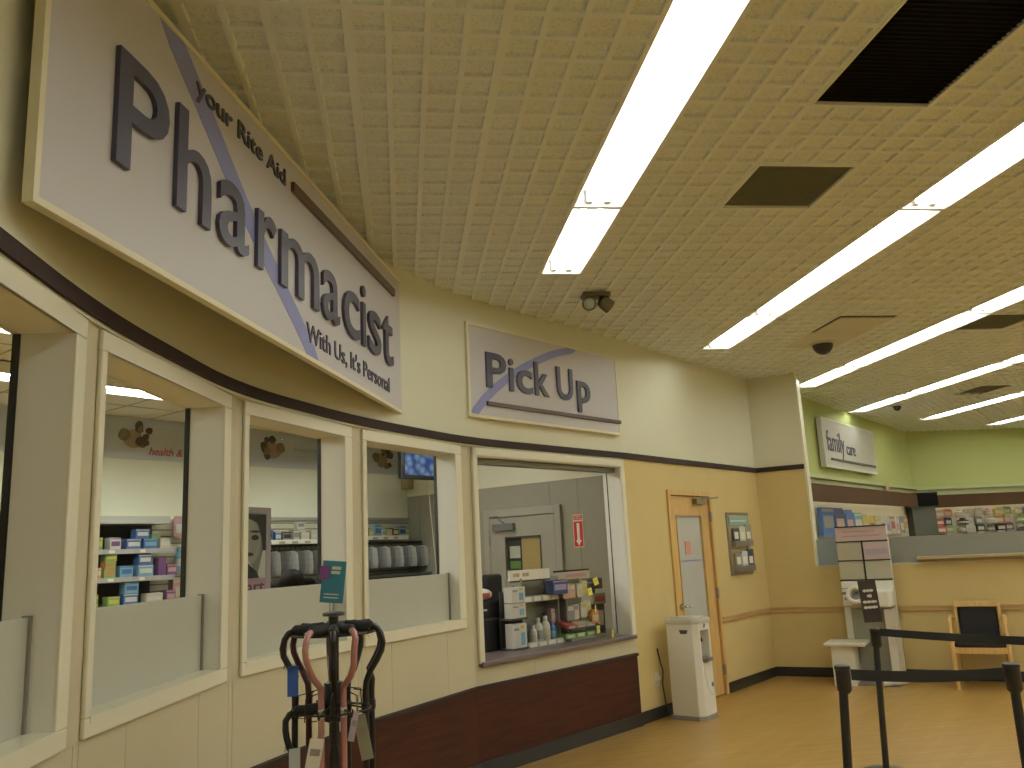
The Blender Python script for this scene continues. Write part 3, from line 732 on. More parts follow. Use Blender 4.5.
for z, rn, cs in rows:
    for k, c1 in enumerate(cs):
        w_ = .145+.03*((k*5+int(z*10)) % 3)
        pack('%s product, %s from the dark pillar in the %s row of the far shelving' % (c1, NUM[k], rn), mB @ T(.16+k*.21, -.1-.03*((k*3) % 2), z), w_, .125+.012*((k*7) % 3), C[c1], C['white' if k % 2 else 'cream'], gp, d=.05, shape=0 if k % 3 else 2, name='hanging_product', cat='product')
o = MB().ball((0, 0, .12), .26, .10, .12).build('bag', C['black'], None, True, mw=mB @ T(2.25, -.24, 1.40)); tag(o, 'dark rounded bag lying on the far wall shelving', 'bag')
o = MB().cbox(-.25, .25, -.12, .12, 0, .16, .03).build('package', C['lilac'], None, mw=mB @ T(2.5, -.32, 1.86)); tag(o, 'wide lilac and navy package high on the far wall shelving', 'package')

# ------------------------------------------------------------------ kiosk, chair, stanchions
tk = thing('health_kiosk', 'tall white self-service health kiosk against the low yellow wall', 'kiosk', fm7 @ T(1.15, 0, 0))
P = .275
MB().box(-.27, .27, -.22, -.10, .0, 1.68).build('back_board', M['offwhite'], tk)
B = MB(); B.box(-.27, .27, -.235, -.22, 1.51, 1.665, k=0).box(-.27, -.01, -.235, -.22, 1.30, 1.495, k=1).box(.01, .27, -.235, -.22, 1.30, 1.495, k=0).box(-.27, -.01, -.235, -.22, 1.09, 1.285, k=1).box(.01, .27, -.235, -.22, 1.09, 1.285, k=1)
B.box(.03, .255, -.2365, -.235, 1.36, 1.42, k=2)
for k in range(2): B.box(-.2, .2-.05*k, -.2365, -.235, 1.56+.05*k, 1.575+.05*k, k=3)
B.build('display_panes', [mat('pinkish_poster', (.52, .42, .42), .5), mat('greenish_pane', (.44, .43, .33), .3), M['lilac'], mat('rose_print', (.5, .27, .28), .5)], tk)
B = MB()
for z in (1.667, 1.50, 1.29, 1.078): B.box(-.275, .275, -.24, -.22, z, z+.013)
B.box(-.009, .009, -.24, -.22, 1.08, 1.5); B.build('divider', M['black'], tk)
B = MB(); B.prism([(-.27, .80), (.27, .80), (.27, 1.07), (-.27, 1.07)], -.26, -.22); B.build('console', M['white'], tk, bevel=.01)
B = MB(); B.box(-.27, -.1, -.27, -.26, .93, .96, k=0).box(-.25, -.12, -.268, -.26, .87, .9, k=1).box(-.27, -.2, -.266, -.26, .99, 1.0, k=1); B.build('control_strip', [M['alu'], M['lilac']], tk)
B = MB(); ring = [(-.07+.10*math.cos(a)*.9, -.40+.0*a, .94+.10*math.sin(a)) for a in [2*PI*k/16 for k in range(17)]]
B.lathe([(.075, -.1), (.10, -.09), (.108, 0), (.10, .09), (.075, .1), (.062, .09), (.06, -.09)], M_=T(-.10, -.36, .92) @ Matrix.Rotation(PI/2.4, 4, 'X') @ RZ(.3)); B.build('arm_cuff', M['white'], tk, True)
B = MB(); B.hprism([(.02, -.50), (.24, -.50), (.27, -.44), (.27, -.22), (-.02, -.22), (-.02, -.44)], .80, .98); B.build('cuff_housing', M['white'], tk, bevel=.02)
B = MB(); B.box(-.20, .16, -.235, -.22, .06, .78); B.build('lower_panel', mat('grey_olive_panel', (.30, .30, .24), .5), tk)
B = MB(); B.prism([(-.22, 0), (-.22, .78), (-.50, .78), (-.42, .4), (-.42, 0)], .17, .25, M_=Matrix(((0, 1, 0, 0), (1, 0, 0, 0), (0, 0, 1, 0), (0, 0, 0, 1)))); B.build('side_panel', M['offwhite'], tk)
B = MB(); B.box(-.46, -.04, -.66, -.22, .41, .445); B.build('bench_seat', M['offwhite'], tk, bevel=.008)
B = MB(); B.box(-.40, -.17, -.60, -.24, .0, .41); B.build('bench_pedestal', M['white'], tk)
B = MB(); B.box(-.17, .25, -.56, -.24, .0, .02); B.build('foot_plate', M['alu'], tk)
B = MB(); B.tube([(.08, -.60, .035), (.30, -.42, .035)], .03, 10); B.build('foot_bar', M['offwhite'], tk, True)

tch = thing('armchair', 'light wooden armchair with black padded back and seat by low wall', 'chair', fm7 @ T(2.19, -.36, 0))
hw = .25
for sx in (-1, 1):
    q = MB(); q.tube([(sx*hw, -.25, 0), (sx*hw, -.25, .35), (sx*hw, -.245, .58), (sx*hw, -.22, .655), (sx*hw, -.16, .68)], [.022, .022, .02, .02, .02], 8); q.build('leg', M['oak'], tch, True)
    q = MB(); q.tube([(sx*(hw-.02), .24, 0), (sx*(hw-.03), .2, .42), (sx*(hw-.05), .25, .825)], .02, 8); q.build('leg', M['oak'], tch, True)
    q = MB(); q.tube([(sx*hw, -.17, .68), (sx*hw, 0, .69), (sx*(hw-.01), .22, .67)], .022, 8); q.build('armrest', M['oak'], tch, True)
    q = MB(); q.box(sx*hw-.012, sx*hw+.012, -.24, .2, .36, .41); q.build('side_rail', M['oak'], tch)
q = MB(); q.box(-hw, hw, -.262, -.238, .35, .41); q.build('front_rail', M['oak'], tch)
q = MB(); q.cbox(-hw+.02, hw-.02, -.27, .2, .41, .47, .03); q.build('seat', M['fabric'], tch, bevel=.01)
q = MB(); q.cbox(-.185, .185, -.03, .03, 0, .335, .02, M_=T(0, .225, .455) @ Matrix.Rotation(-.13, 4, 'X')); q.build('backrest', M['fabric'], tch, bevel=.008)
q = MB(); q.box(-.215, .215, -.02, .02, .775, .835, M_=T(0, .155, 0) @ Matrix.Rotation(-.11, 4, 'X')); q.build('top_rail', M['oak'], tch, bevel=.006)

def stanchion(x, y, label, h=.955, lean=(0, 0)):
    t = thing('stanchion_post', label, 'stanchion', T(x, y, 0), 'belt barrier posts')
    MB().lathe([(.175, 0), (.175, .012), (.15, .022), (.05, .034), (.03, .036)], n=28).build('base', mat('dark_grey_base', (.05, .05, .055), .35), t, True)
    MB().tube([(0, 0, .03), (lean[0]*.88, lean[1]*.88, h-.11)], .021, 16).build('pole', M['black'], t, True)
    MB().lathe([(.022, h-.13), (.034, h-.115), (.034, h-.02), (.037, h-.018), (.037, h-.004), (.03, h)], n=20, M_=T(lean[0], lean[1], 0)).build('belt_head', M['black'], t, True)
    return t
A = (2.075, 4.02); Bp = (3.158, 5.68); Cp = (2.745, 3.735)
stanchion(A[0]-.055, A[1]+.01, 'black barrier post at the near end of the front belt, closest to the pharmacy counter', lean=(.055, -.01))
stanchion(*Cp, 'black barrier post at the far end of the front belt, furthest from the pharmacy counter')
stanchion(*Bp, 'black barrier post carrying a small brown sign on top', h=.935, lean=(.04, -.01))
Dp = (3.93, 4.33)
stanchion(*Dp, 'black barrier post outside the queue where the rear belt ends')
def beltseg(p, q, label):
    P, Q = Vector(p), Vector(q); d = (Q-P).normalized(); m_ = T(P.x, P.y, 0) @ RZ(math.atan2(d.y, d.x)); L_ = (Q-P).length
    B = MB(); n = 14; vs = []
    for k in range(n+1):
        u = .036+(L_-.072)*k/n; s_ = -.012*(1-(2*k/n-1)**2)
        vs += [(u, -.001, .885+s_), (u, -.001, .935+s_), (u, .001, .935+s_), (u, .001, .885+s_)]
    fs = [(0, 1, 2, 3), tuple(4*n+k for k in (3, 2, 1, 0))]
    for k in range(n):
        for j in range(4): fs.append((4*k+j, 4*k+(j+1) % 4, 4*k+4+(j+1) % 4, 4*k+4+j))
    B.add(vs, fs); o = B.build('barrier_belt', M['belt'], None, mw=m_); tag(recenter(o), label, 'belt', 'retractable barrier belts')
beltseg(A, Cp, 'black webbing belt stretched between the two front barrier posts')
beltseg((Bp[0]+.04, Bp[1]-.01), Dp, 'black webbing belt running from the post with the brown sign')
t = thing('post_sign', 'small dark brown notice on a stem above a barrier post', 'sign', T(Bp[0]+.04, Bp[1]-.01, .925) @ RZ(math.radians(-28)) @ Matrix.Rotation(math.radians(-3), 4, 'Y'))
MB().tube([(0, 0, 0), (0, 0, .06)], .006, 8).build('stem', M['alu'], t)
MB().box(-.058, .058, -.006, .006, .05, .33).build('plate', mat('dark_brown_notice', (.045, .032, .028), .4), t)
B = MB()
for z, w_ in ((.262, .034), (.226, .012), (.187, .044), (.150, .044)):
    B.box(-w_, w_, -.0075, -.006, z-.007, z+.007)
    for k in range(3): B.box(-w_+.01+k*w_*.6, -w_+.016+k*w_*.6, -.0076, -.006, z-.011, z+.011)
B.build('lettering', M['offwhite'], t)

# ------------------------------------------------------------------ cane rack
RX, RY = -.236, 2.991
tr = thing('cane_rack', 'black round floor rack full of walking canes', 'rack', T(RX, RY, 0))
MB().lathe([(.22, 0), (.22, .02), (.19, .035), (.03, .05)], n=28).build('base', M['black'], tr, True)
MB().tube([(0, 0, .04), (0, 0, 1.375)], .017, 14).build('pole', M['black'], tr, True)
MB().lathe([(.014, 1.35), (.016, 1.376), (.036, 1.378), (.037, 1.388), (.03, 1.391)], n=20).build('hub_cap', M['dgrey'], tr, True)
def torus(mb, r, z, rr, n=28):
    mb.tube([(r*math.cos(2*PI*k/n), r*math.sin(2*PI*k/n), z) for k in range(n+1)], rr, 6, cap=False)
B = MB(); torus(B, .085, 1.322, .004); torus(B, .135, 1.322, .004)
for k in range(8): a_ = 2*PI*k/8+.2; B.tube([(.015*math.cos(a_), .015*math.sin(a_), 1.34), (.085*math.cos(a_), .085*math.sin(a_), 1.322), (.14*math.cos(a_), .14*math.sin(a_), 1.322), (.145*math.cos(a_), .145*math.sin(a_), 1.335)], .004, 6)
B.build('upper_ring', M['black'], tr)
B = MB(); torus(B, .12, 1.08, .003)
for k in range(8):
    a_ = 2*PI*k/8+.5; c_, s_ = math.cos(a_), math.sin(a_)
    B.tube([(.015*c_, .015*s_, 1.10), (.12*c_, .12*s_, 1.08), (.135*c_, .135*s_, 1.07), (.14*c_, .14*s_, 1.095)], .003, 6)
    B.tube([(.06*c_-.02*s_, .06*s_+.02*c_, 1.14), (.11*c_-.03*s_, .11*s_+.03*c_, 1.13), (.115*c_-.03*s_, .115*s_+.03*c_, 1.06), (.07*c_-.02*s_, .07*s_+.02*c_, 1.055)], .0022, 6)
B.build('lower_ring', M['black'], tr)
MB().lathe([(.018, 1.04), (.032, 1.045), (.032, 1.165), (.018, 1.17)], n=14).build('collar', M['black'], tr, True)
tcard = thing('sale_card', 'teal printed card standing tilted on top of the cane rack', 'card', T(RX-.008, RY, 1.39) @ RZ(math.radians(-4)))
B = MB(); B.box(-.042, .036, -.002, .002, .03, .168, M_=Matrix.Rotation(math.radians(6), 4, 'Y'), k=0)
Rm = Matrix.Rotation(math.radians(6), 4, 'Y')
B.box(-.05, -.018, -.003, -.002, .105, .15, M_=Rm, k=2)
for z, x0, x1 in ((.14, -.01, .02), (.125, -.012, .018)): B.box(x0, x1, -.0032, -.002, z, z+.01, M_=Rm, k=1)
for z in (.045, .056): B.box(-.03, .02, -.0032, -.002, z, z+.004, M_=Rm, k=1)
B.build('card', [M['teal'], M['offwhite'], M['purple']], tcard)
B = MB(); B.tube([(-.004, 0, 0), (-.004, 0, .05)], .0022, 6).tube([(.006, 0, 0), (.006, 0, .05)], .0022, 6); B.build('clip_stem', M['chrome'], tcard)

def cane(ang, z, m_, label, r0=.03, rb=.165, rs=.105, ln=.78, lean=0., tagc=None, tier=1, gm='foam'):
    c_, s_ = math.cos(ang), math.sin(ang)
    t = thing('walking_cane', label, 'cane', T(RX, RY, 0) @ RZ(ang), 'walking canes on the rack')
    q = MB(); q.tube([(r0, 0, z+.004), (r0+.012, 0, z+.006), (r0+.06, 0, z+.002), (.125, 0, z+.004), (.132, 0, z+.002)], [.012, .0185, .0185, .018, .012], 10); q.build('grip', M[gm], t, True)
    pts = [(.128, 0, z+.003), (.146, 0, z-.004), (.158, 0, z-.022), (rb, 0, z-.05), (rb-.004, 0, z-.075), (.145, 0, z-.105), (.122, 0, z-.14), (rs+.003, 0, z-.175), (rs, 0, z-.21), (rs, lean*.5, z-.45), (rs, lean, z-ln)]
    q = MB(); q.tube(pts, .0105, 10); q.build('shaft', M[m_], t, True)
    q = MB(); q.lathe([(.013, z-.27), (.0135, z-.262), (.0135, z-.245), (.0125, z-.24)], (rs, lean*.1, 0), 12); q.build('collar', M['chrome'] if m_ == 'pink' else M['blk'], t, True)
    q = MB(); q.lathe([(.017, z-ln-.02), (.017, z-ln+.01), (.012, z-ln+.05)], (rs, lean, 0), 12); q.build('rubber_tip', M['black'], t, True)
    if tagc:
        q = MB(); q.tube([(.15, 0, z-.01), (.155, .012, z-.07), (.16, .0, z-.115)], .0012, 4); q.box(.115, .15, .014, .016, z-.20, z-.105, M_=RZ(0), k=1); q.build('swing_tag', [M['black'], M[tagc]], t)
    return t
D = math.radians
# angles measured with the customer's side at -90 degrees
cane(D(-118), 1.334, 'pink', 'pink walking cane with black foam grip nearest the service windows', rs=.075)
cane(D(-60), 1.334, 'pink', 'pink walking cane on the counter side of the rack pole', rs=.07, rb=.15)
cane(D(190), 1.334, 'blk', 'black walking cane with a blue booklet tag', rs=.125, tagc='blue')
cane(D(-10), 1.337, 'blk', 'black walking cane reaching furthest toward the pick up counter', rs=.105)
cane(D(22), 1.337, 'blk', 'black walking cane with a white barcode sticker at the back', rs=.13)
cane(D(150), 1.334, 'maroon', 'dark maroon walking cane hanging at the back of the rack', rs=.10)
cane(D(100), 1.334, 'maroon', 'dark maroon walking cane directly behind the rack pole', rs=.07)
cane(D(60), 1.334, 'blk', 'black walking cane behind the pole toward the counter', rs=.08)
cane(D(-86), 1.330, 'blk', 'black folding cane hanging at the front of the pole', rs=.045, rb=.14, ln=.4)
cane(D(200), 1.085, 'blk', 'black cane hung on the lower ring with a grey-blue tag', rs=.125, rb=.158, ln=.8, tagc='banner')
for k, (dx, dy, z, w_, h_, c_, lab, rz) in enumerate(((-.06, -.14, .92, .045, .10, 'offwhite', 'beige paper tag dangling low on the cane rack', .3), (.11, -.06, .93, .04, .14, 'grey', 'grey clear-sleeved tag dangling beside the black canes', -.2), (.06, -.12, 1.0, .02, .09, 'lilac', 'narrow lilac tag dangling behind the pink cane', .1))):
    o = MB().box(-w_/2, w_/2, -.001, .001, 0, h_, k=0).box(-w_*.35, w_*.35, -.0016, -.001, h_*.5, h_*.7, k=1).tube([(0, 0, h_), (0, .0, h_+.06)], .001, 4, k=1).build('hang_tag', [M[c_], M['alu']], None, mw=T(RX+dx, RY+dy, z) @ RZ(rz) @ Matrix.Rotation(.2*(-1)**k, 4, 'Y'))
    tag(o, lab, 'tag')

# ------------------------------------------------------------------ pharmacy interior
B0 = (-3.31, 9.74); mI = T(B0[0], B0[1], 0) @ RZ(D(45))       # back wall frame, x along, -y toward the windows
KL = 4.80
struct(MB().box(-9, KL+.1, 0, .1, 0, PZ+.1).build('wall_pharmacy_back', M['wall'], None, mw=mI))
K = mI @ Vector((KL, 0, 0))                                    # inner corner
mW = T(K.x, K.y, 0) @ RZ(D(-45))                               # grey wall frame
q = MB(); q.box(0, 4.95, 0, .1, 0, 2.5, k=0).box(0, 4.95, 0, .1, 2.5, PZ+.1, k=1).box(0, 4.95, -.004, .0, 2.49, 2.5, k=1)
GO = .93+.0
struct(q.build('wall_pharmacy_side', [M['grey'], M['wall']], None, mw=mW))
q = MB()
for u in (.25, 1.35, 2.65, 3.1): q.box(u, u+.012, -.003, 0, 0, 2.49)
struct(q.build('trim_14', mat('grey_seam', (.24, .235, .19), .6), None, mw=mW))
struct(MB().box(-9.1, -9, -6, 0, 0, PZ+.1).build('wall_pharmacy_end', M['wall'], None, mw=mI))
# interior ceiling: polygon inside the front wall
pts = [pt(0, .0, WT*.9), pt(0, 5.11, WT*.9), pt(1, 1.30, WT*.9), pt(2, 1.28, WT*.9), pt(3, 1.19, WT*.9), pt(4, 1.30, WT*.9), pt(5, 2.1, WT*.9), pt(6, 2.2, WT*.9)]
e1 = mW @ Vector((5.0, 0, 0)); e2 = mI @ Vector((KL, 0, 0)); e3 = mI @ Vector((-9, 0, 0)); e4 = (-9.0, -3.5)
poly = pts+[(e2.x, e2.y), (e3.x, e3.y), e4]
n = len(poly); me = MB(); me.add([(x, y, PZ) for x, y in poly]+[(x, y, PZ+.04) for x, y in poly], [tuple(range(n)), tuple(range(2*n-1, n-1, -1))]+[(i, n+i, n+(i+1) % n, (i+1) % n) for i in range(n)])
o = me.build('ceiling_pharmacy', M['tbar']); struct(o)
tri = o.modifiers.new('tri', 'TRIANGULATE')
gq = MB()
for k in range(-14, 8): gq.box(k*.61-.01, k*.61+.01, -4.75, 0, PZ-.004, PZ)
for k in range(1, 8): gq.box(-9, KL, -k*.61-.01, -k*.61+.01, PZ-.004, PZ)
sg = gq.build('ceiling_grid', mat('grey_tee_bar', (.42, .40, .32), .5), None, mw=mI); struct(sg)
# interior fixtures, run parallel to the back wall
def ifix(u0, y, L_, lab): light_fix(0, 0, 0, 0, 0, lab, grp='strip lights in the pharmacy ceiling', L=L_, tm='tubep', m=mI @ T(u0, y, PZ-.125) @ RZ(-PI/2))
NAMED = ['nearest the banner', 'second from the banner', 'third from the banner']
ifix(-2.12, -1.83, 2.45, 'strip light seen through the second window, in the row nearest the banner')
ifix(-4.6, -1.83, 2.45, 'strip light seen through the first window, in the row nearest the banner')
ifix(-7.5, -1.83, 2.45, 'strip light furthest along the row nearest the banner')
ifix(1.5, -1.83, 2.45, 'unseen strip light added above the hanging bags, in the row nearest the banner')  # added above the window view for more interior brightness
for k_, (u_, w_) in enumerate(((-6.6, 'at the far end'), (-3.9, 'behind the first window'), (-1.2, 'behind the second window'))):  # middle row added out of view to brighten the pharmacy
    ifix(u_, -3.35, 2.4, 'unseen strip light added in the pharmacy middle row, '+w_)
ifix(-6.6, -4.6, 2.4, 'unseen strip light added in the pharmacy row closest to the first window')  # out of view, added to lift the light behind the windows

# banner and its pictures
t = thing('wall_banner', 'blue-grey banner with brown photographs and red wording under pharmacy ceiling', 'banner', mI @ T(-3.5, -.012, 2.82))
MB().box(0, 8.29, 0, .012, 0, .46).build('panel', M['banner'], t)
def blob(u, z, rx, rz, m_, nm, sd, yy=-.002):
    random.seed(sd); P = []
    for k in range(26):
        a_ = 2*PI*k/26; r_ = 1+.16*math.sin(3*a_+sd)+.10*math.sin(7*a_+2*sd)+random.uniform(-.05, .05); P.append((u+rx*r_*math.cos(a_), z+rz*r_*math.sin(a_)))
    return MB().prism(P, yy, 0).build(nm, m_, t)
hairm = mat('printed_brown_curls', (.085, .055, .045), .6, var=.75, scale=22); facem = mat('printed_face', (.36, .27, .19), .6, var=.3, scale=12); tanm = mat('printed_tan', (.22, .17, .09), .6, var=.5, scale=16)
def disc(q, u, z, r, k, y):
    q.prism([(u+r*(1+.12*math.sin(3*a_+u*9))*math.cos(a_), z+r*.95*math.sin(a_)) for a_ in [2*PI*i_/14 for i_ in range(14)]], y, 0, k=k)
for k, (u, z, fl) in enumerate(((3.93, .25, 1), (5.80, .24, -1), (7.78, .22, 1), (1.6, .24, 1))):
    random.seed(20+k); q = MB(); disc(q, u-.02*fl, z-.02, .115, 1, -.002); disc(q, u-.13*fl, z+.02, .075, 2, -.003)
    for i_ in range(13):
        a_ = random.uniform(-1.9, 2.0); rr_ = random.uniform(.06, .15)
        disc(q, u+.05*fl+fl*rr_*math.cos(a_), z+.02+rr_*.9*math.sin(a_), random.uniform(.03, .058), 0 if i_ % 4 else 2, -.004-.0002*i_)
    q.build('printed_photograph', [hairm, facem, tanm], t)
text_part('lettering', 'health & wellness', 4.10, 4.98, .055, .145, -.001, .004, mat('dull_red_print', (.42, .06, .05), .5), t, shear=.25, off=.01)
text_part('lettering', 'Body & Mind' if False else 'beauty & skin', 6.15, 6.95, .22, .29, -.001, .002, mat('faint_grey_print', (.32, .36, .38), .6), t, shear=.25)

# wall shelving unit seen through window 2
t = thing('pharmacy_shelving', 'dark backed shelving unit on pharmacy back wall seen through second window', 'shelving', mI @ T(-2.6, 0, 0)); LL = 3.25
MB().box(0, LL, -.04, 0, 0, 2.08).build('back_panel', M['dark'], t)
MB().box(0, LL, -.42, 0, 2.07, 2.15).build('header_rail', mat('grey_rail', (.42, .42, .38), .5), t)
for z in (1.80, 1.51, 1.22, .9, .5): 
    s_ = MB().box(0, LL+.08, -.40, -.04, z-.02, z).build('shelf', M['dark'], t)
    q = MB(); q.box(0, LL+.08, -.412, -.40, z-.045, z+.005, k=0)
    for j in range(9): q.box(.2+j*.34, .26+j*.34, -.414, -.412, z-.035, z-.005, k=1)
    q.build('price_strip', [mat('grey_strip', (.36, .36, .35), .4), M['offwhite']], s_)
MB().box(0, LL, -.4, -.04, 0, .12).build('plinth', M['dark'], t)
# slat walls
def slatwall(u0, u1, z1, label):
    t = thing('slatwall', label, 'slatwall', mI @ T(u0, 0, 0))
    MB().box(0, u1-u0, -.02, 0, 0, z1-.04).build('backing', mat('slat_groove', (.16, .14, .10), .6), t)
    q = MB(); z = .05
    while z < z1-.05: q.box(0, u1-u0, -.032, -.02, z, z+.062); z += .076
    q.build('slats', M['slat'], t)
    MB().box(0, u1-u0, -.06, 0, z1-.04, z1+.0).build('cap_rail', mat('grey_cap', (.33, .32, .29), .5), t)
    return t
slatwall(.66, 1.66, 2.14, 'beige slatwall panel beside the dark shelving unit')
slatwall(1.68, KL-.01, 2.17, 'long beige slatwall behind the hanging bags')
def wshelf(u0, u1, z, label):
    t = thing('slatwall_shelf', label, 'shelf', mI @ T(u0, 0, z))
    MB().box(0, u1-u0, -.36, -.033, -.018, 0).build('board', M['white'], t)
    q = MB(); q.box(0, u1-u0, -.372, -.36, -.035, .02, k=0)
    for j in range(int((u1-u0)/.2)): q.box(.03+j*.2, .12+j*.2, -.374, -.372, -.03, .0, k=1)
    q.build('price_strip', [M['offwhite'], M['grey']], t)
wshelf(1.72, 3.15, 1.85, 'white shelf of small boxes seen through the third window')
wshelf(3.3, 4.42, 1.88, 'white shelf of small boxes seen through the fourth window')

def bx(u, z, w_, h_, d, c1, c2, label, grp, y=-.39):
    return pack(label, mI @ T(u, y+d, z), w_, h_, C[c1], C[c2], grp, d=d, shape=1, name='medicine_box', cat='box')
gb_ = 'boxes on the dark shelving unit'
L1 = [(-.16, 1.80, .07, .13, 'green', 'yellow', 'green box at the start of the upper shelf'), (-.02, 1.80, .125, .125, 'white', 'purple', 'white box with purple print on the upper shelf'),
 (.16+.0, 1.80, .17, .11, 'blue', 'white', 'blue box under the others on the upper shelf, beside white box'), (.35, 1.80, .17, .11, 'blue', 'sky', 'blue box next to the grey-green one on the upper shelf'), (.26, 1.912, .16, .10, 'blue', 'white', 'blue box stacked on top of two others on the upper shelf'),
 (.44, 1.912, .10, .05, 'green', 'grey', 'flat green packet lying on the upper shelf stack'), (.54, 1.80, .13, .11, 'cream', 'white', 'cream box ending the upper shelf'),
 (-.16, 1.51, .07, .11, 'orange', 'cream', 'orange box starting the middle shelf'), (-.07, 1.51, .13, .10, 'green', 'orange', 'green and orange box, lowest of a stack of three'), (-.06, 1.612, .12, .07, 'orange', 'green', 'orange box in the middle of a stack of three'), (-.06, 1.684, .13, .07, 'green', 'yellow', 'green box topping a stack of three'),
 (.10, 1.51, .15, .12, 'sky', 'blue', 'light blue box alone on the middle shelf'), (.30, 1.51, .18, .12, 'sky', 'white', 'pale blue box under another on the middle shelf'), (.30, 1.632, .16, .11, 'blue', 'white', 'blue box stacked on a pale blue one, middle shelf'),
 (.53, 1.51, .10, .19, 'purple', 'purple', 'tall purple box on the middle shelf'), (.63, 1.51, .13, .12, 'purple', 'pink', 'low purple box ending the middle shelf'),
 (-.16, 1.22, .05, .13, 'yellow', 'green', 'yellow box starting the lower shelf'), (-.02, 1.22, .14, .10, 'green', 'yellow', 'yellow-green box on the lower shelf'), (.15, 1.22, .17, .12, 'blue', 'white', 'blue box under another on the lower shelf'), (.16, 1.342, .16, .11, 'sky', 'blue', 'light blue box stacked on the lower shelf'),
 (.40, 1.22, .20, .11, 'cream', 'white', 'cream box on the lower shelf'), (.63, 1.22, .12, .13, 'purple', 'pink', 'dark purple box ending the lower shelf')]
for u, z, w_, h_, c1, c2, lab in L1: bx(u+.02, z, w_-.012, h_, .12, c1, c2, lab, gb_)
# window 1 glimpse
for k, (z, c1) in enumerate(((1.80, 'green'), (1.51, 'white'), (1.22, 'cream'), (1.80, 'cream'), (1.51, 'orange'), (1.22, 'white'))):
    bx(-1.5+.35*(k//3), z, .18, .14, .12, c1, 'white', '%s box on the %s shelf seen through the first window, %s column' % (c1, ('upper', 'middle', 'lower')[k % 3], ('outer', 'inner')[k//3]), gb_)
pack('pink bag hanging high on the beige slatwall', mI @ T(.86, -.10, 1.93), .17, .24, C['pink'], C['white'], None, d=.05, name='pink_bag', cat='bag')
pack('teal spray bottle hanging on the slatwall below the pink bag', mI @ T(.90, -.06, 1.55), .11, .27, C['sky'], C['white'], None, d=.05, shape=2, name='spray_bottle', cat='bottle')
pack('pale pink box with white oval at the end of slatwall', mI @ T(.78, -.2, 1.2), .26, .26, C['pink'], C['cream'], None, d=.1, shape=1, name='display_box', cat='box')
gs = 'boxes on the white slatwall shelves'
L2 = [(1.74, 'navy', 'white', .10, .12), (1.86, 'white', 'blue', .09, .13), (1.96, 'blue', 'navy', .12, .14), (2.10, 'blue', 'white', .10, .12), (2.22, 'grey', 'black', .14, .12), (2.38, 'cream', 'grey', .10, .15), (2.50, 'white', 'cream', .14, .11), (2.66, 'cream', 'white', .16, .13), (2.84, 'white', 'grey', .12, .12), (2.98, 'cream', 'grey', .12, .10)]
for k, (u, c1, c2, w_, h_) in enumerate(L2): bx(u, 1.851, w_-.01, h_, .1, c1, c2, '%s and %s box, %s on the shelf behind the third window' % (c1, c2, NUM[k]), gs, y=-.36)
bx(2.44, 2.002, .12, .10, .08, 'white', 'grey', 'white box stacked highest on the shelf behind the third window', gs, y=-.36)
L3 = [(3.50, 'yellow', 'orange', .16, .14), (3.67, 'yellow', 'white', .10, .11), (3.78, 'sky', 'blue', .13, .17), (3.92, 'white', 'sky', .07, .12), (4.0, 'yellow', 'cream', .12, .11), (4.13, 'navy', 'yellow', .12, .13), (4.26, 'sky', 'navy', .14, .15)]
for k, (u, c1, c2, w_, h_) in enumerate(L3): bx(u, 1.881, w_-.01, h_, .1, c1, c2, '%s and %s box, %s on the shelf behind the fourth window' % (c1, c2, NUM[k]), gs, y=-.36)
o = MB().box(0, .13, -.003, 0, 0, .12, k=0).box(.02, .11, -.005, -.003, .03, .07, k=1).build('shelf_talker', [M['offwhite'], M['red']], None, mw=mI @ T(1.86, -.378, 1.70)); tag(recenter(o), 'white card with red mark below the shelf behind third window', 'card')
# hanging bags
def bagm(seed, w_, h_):
    random.seed(seed); P = [(0, 0), (w_, .0), (w_*1.02, h_*.3), (w_*.97, h_*.9), (w_*.7, h_), (w_*.3, h_), (0, h_*.92), (-.01, h_*.4)]
    q = MB(); n_ = len(P); d = .018
    c = [(x+random.uniform(-.006, .006), random.uniform(-.004, .004), z+random.uniform(-.01, .01)) for x, z in P]
    m0 = (w_/2+random.uniform(-.02, .02), -d, h_*.45); m1 = (w_/2, d, h_*.45)
    q.add(c+[m0, m1], [((i+1) % n_, i, n_) for i in range(n_)]+[(i, (i+1) % n_, n_+1) for i in range(n_)])
    return q
rr = mI
t = thing('hanging_rail', 'black rail from which clear bags hang under the white shelves', 'rail', mI @ T(1.7, 0, 0))
q = MB(); q.box(0, 3.05, -.33, -.31, 1.79, 1.815); 
for u in (0, 1.0, 2.0, 3.03): q.box(u, u+.02, -.32, -.03, 1.79, 1.815)
q.build('bar', M['black'], t)
proto = []
for k in range(3):
    e = thing('hanging_bag', '', 'bag', None, 'clear bags hanging on the pharmacy rail')
    bagm(k, .24, .30).build('pouch', M[('bag', 'bagw', 'bagd')[k]], e)
    MB().tube([(.12, 0, .30), (.12, 0, .345), (.12, .008, .36)], .004, 5).box(.07, .17, -.004, .004, .29, .31).build('hook', M['black'], e)
    proto.append(e)
first = [True]*3
def place_bag(u, k, lab, dz=0, ry=0.):
    mw = mI @ T(u, -.33, 1.435+dz) @ RZ(D(-72+random.uniform(-14, 16))) @ T(-.12, 0, 0)
    if first[k % 3]: o = proto[k % 3]; first[k % 3] = False; o.matrix_world = mw
    else: o = copy_tree(proto[k % 3], mw)
    o['label'] = lab
for k in range(17): place_bag(1.78+k*.082, k, 'clear plastic bag hanging on the black rail behind the third window')
for k in range(17): place_bag(3.36+k*.085, k, 'clear plastic bag hanging on the black rail behind the fourth window', dz=.02)
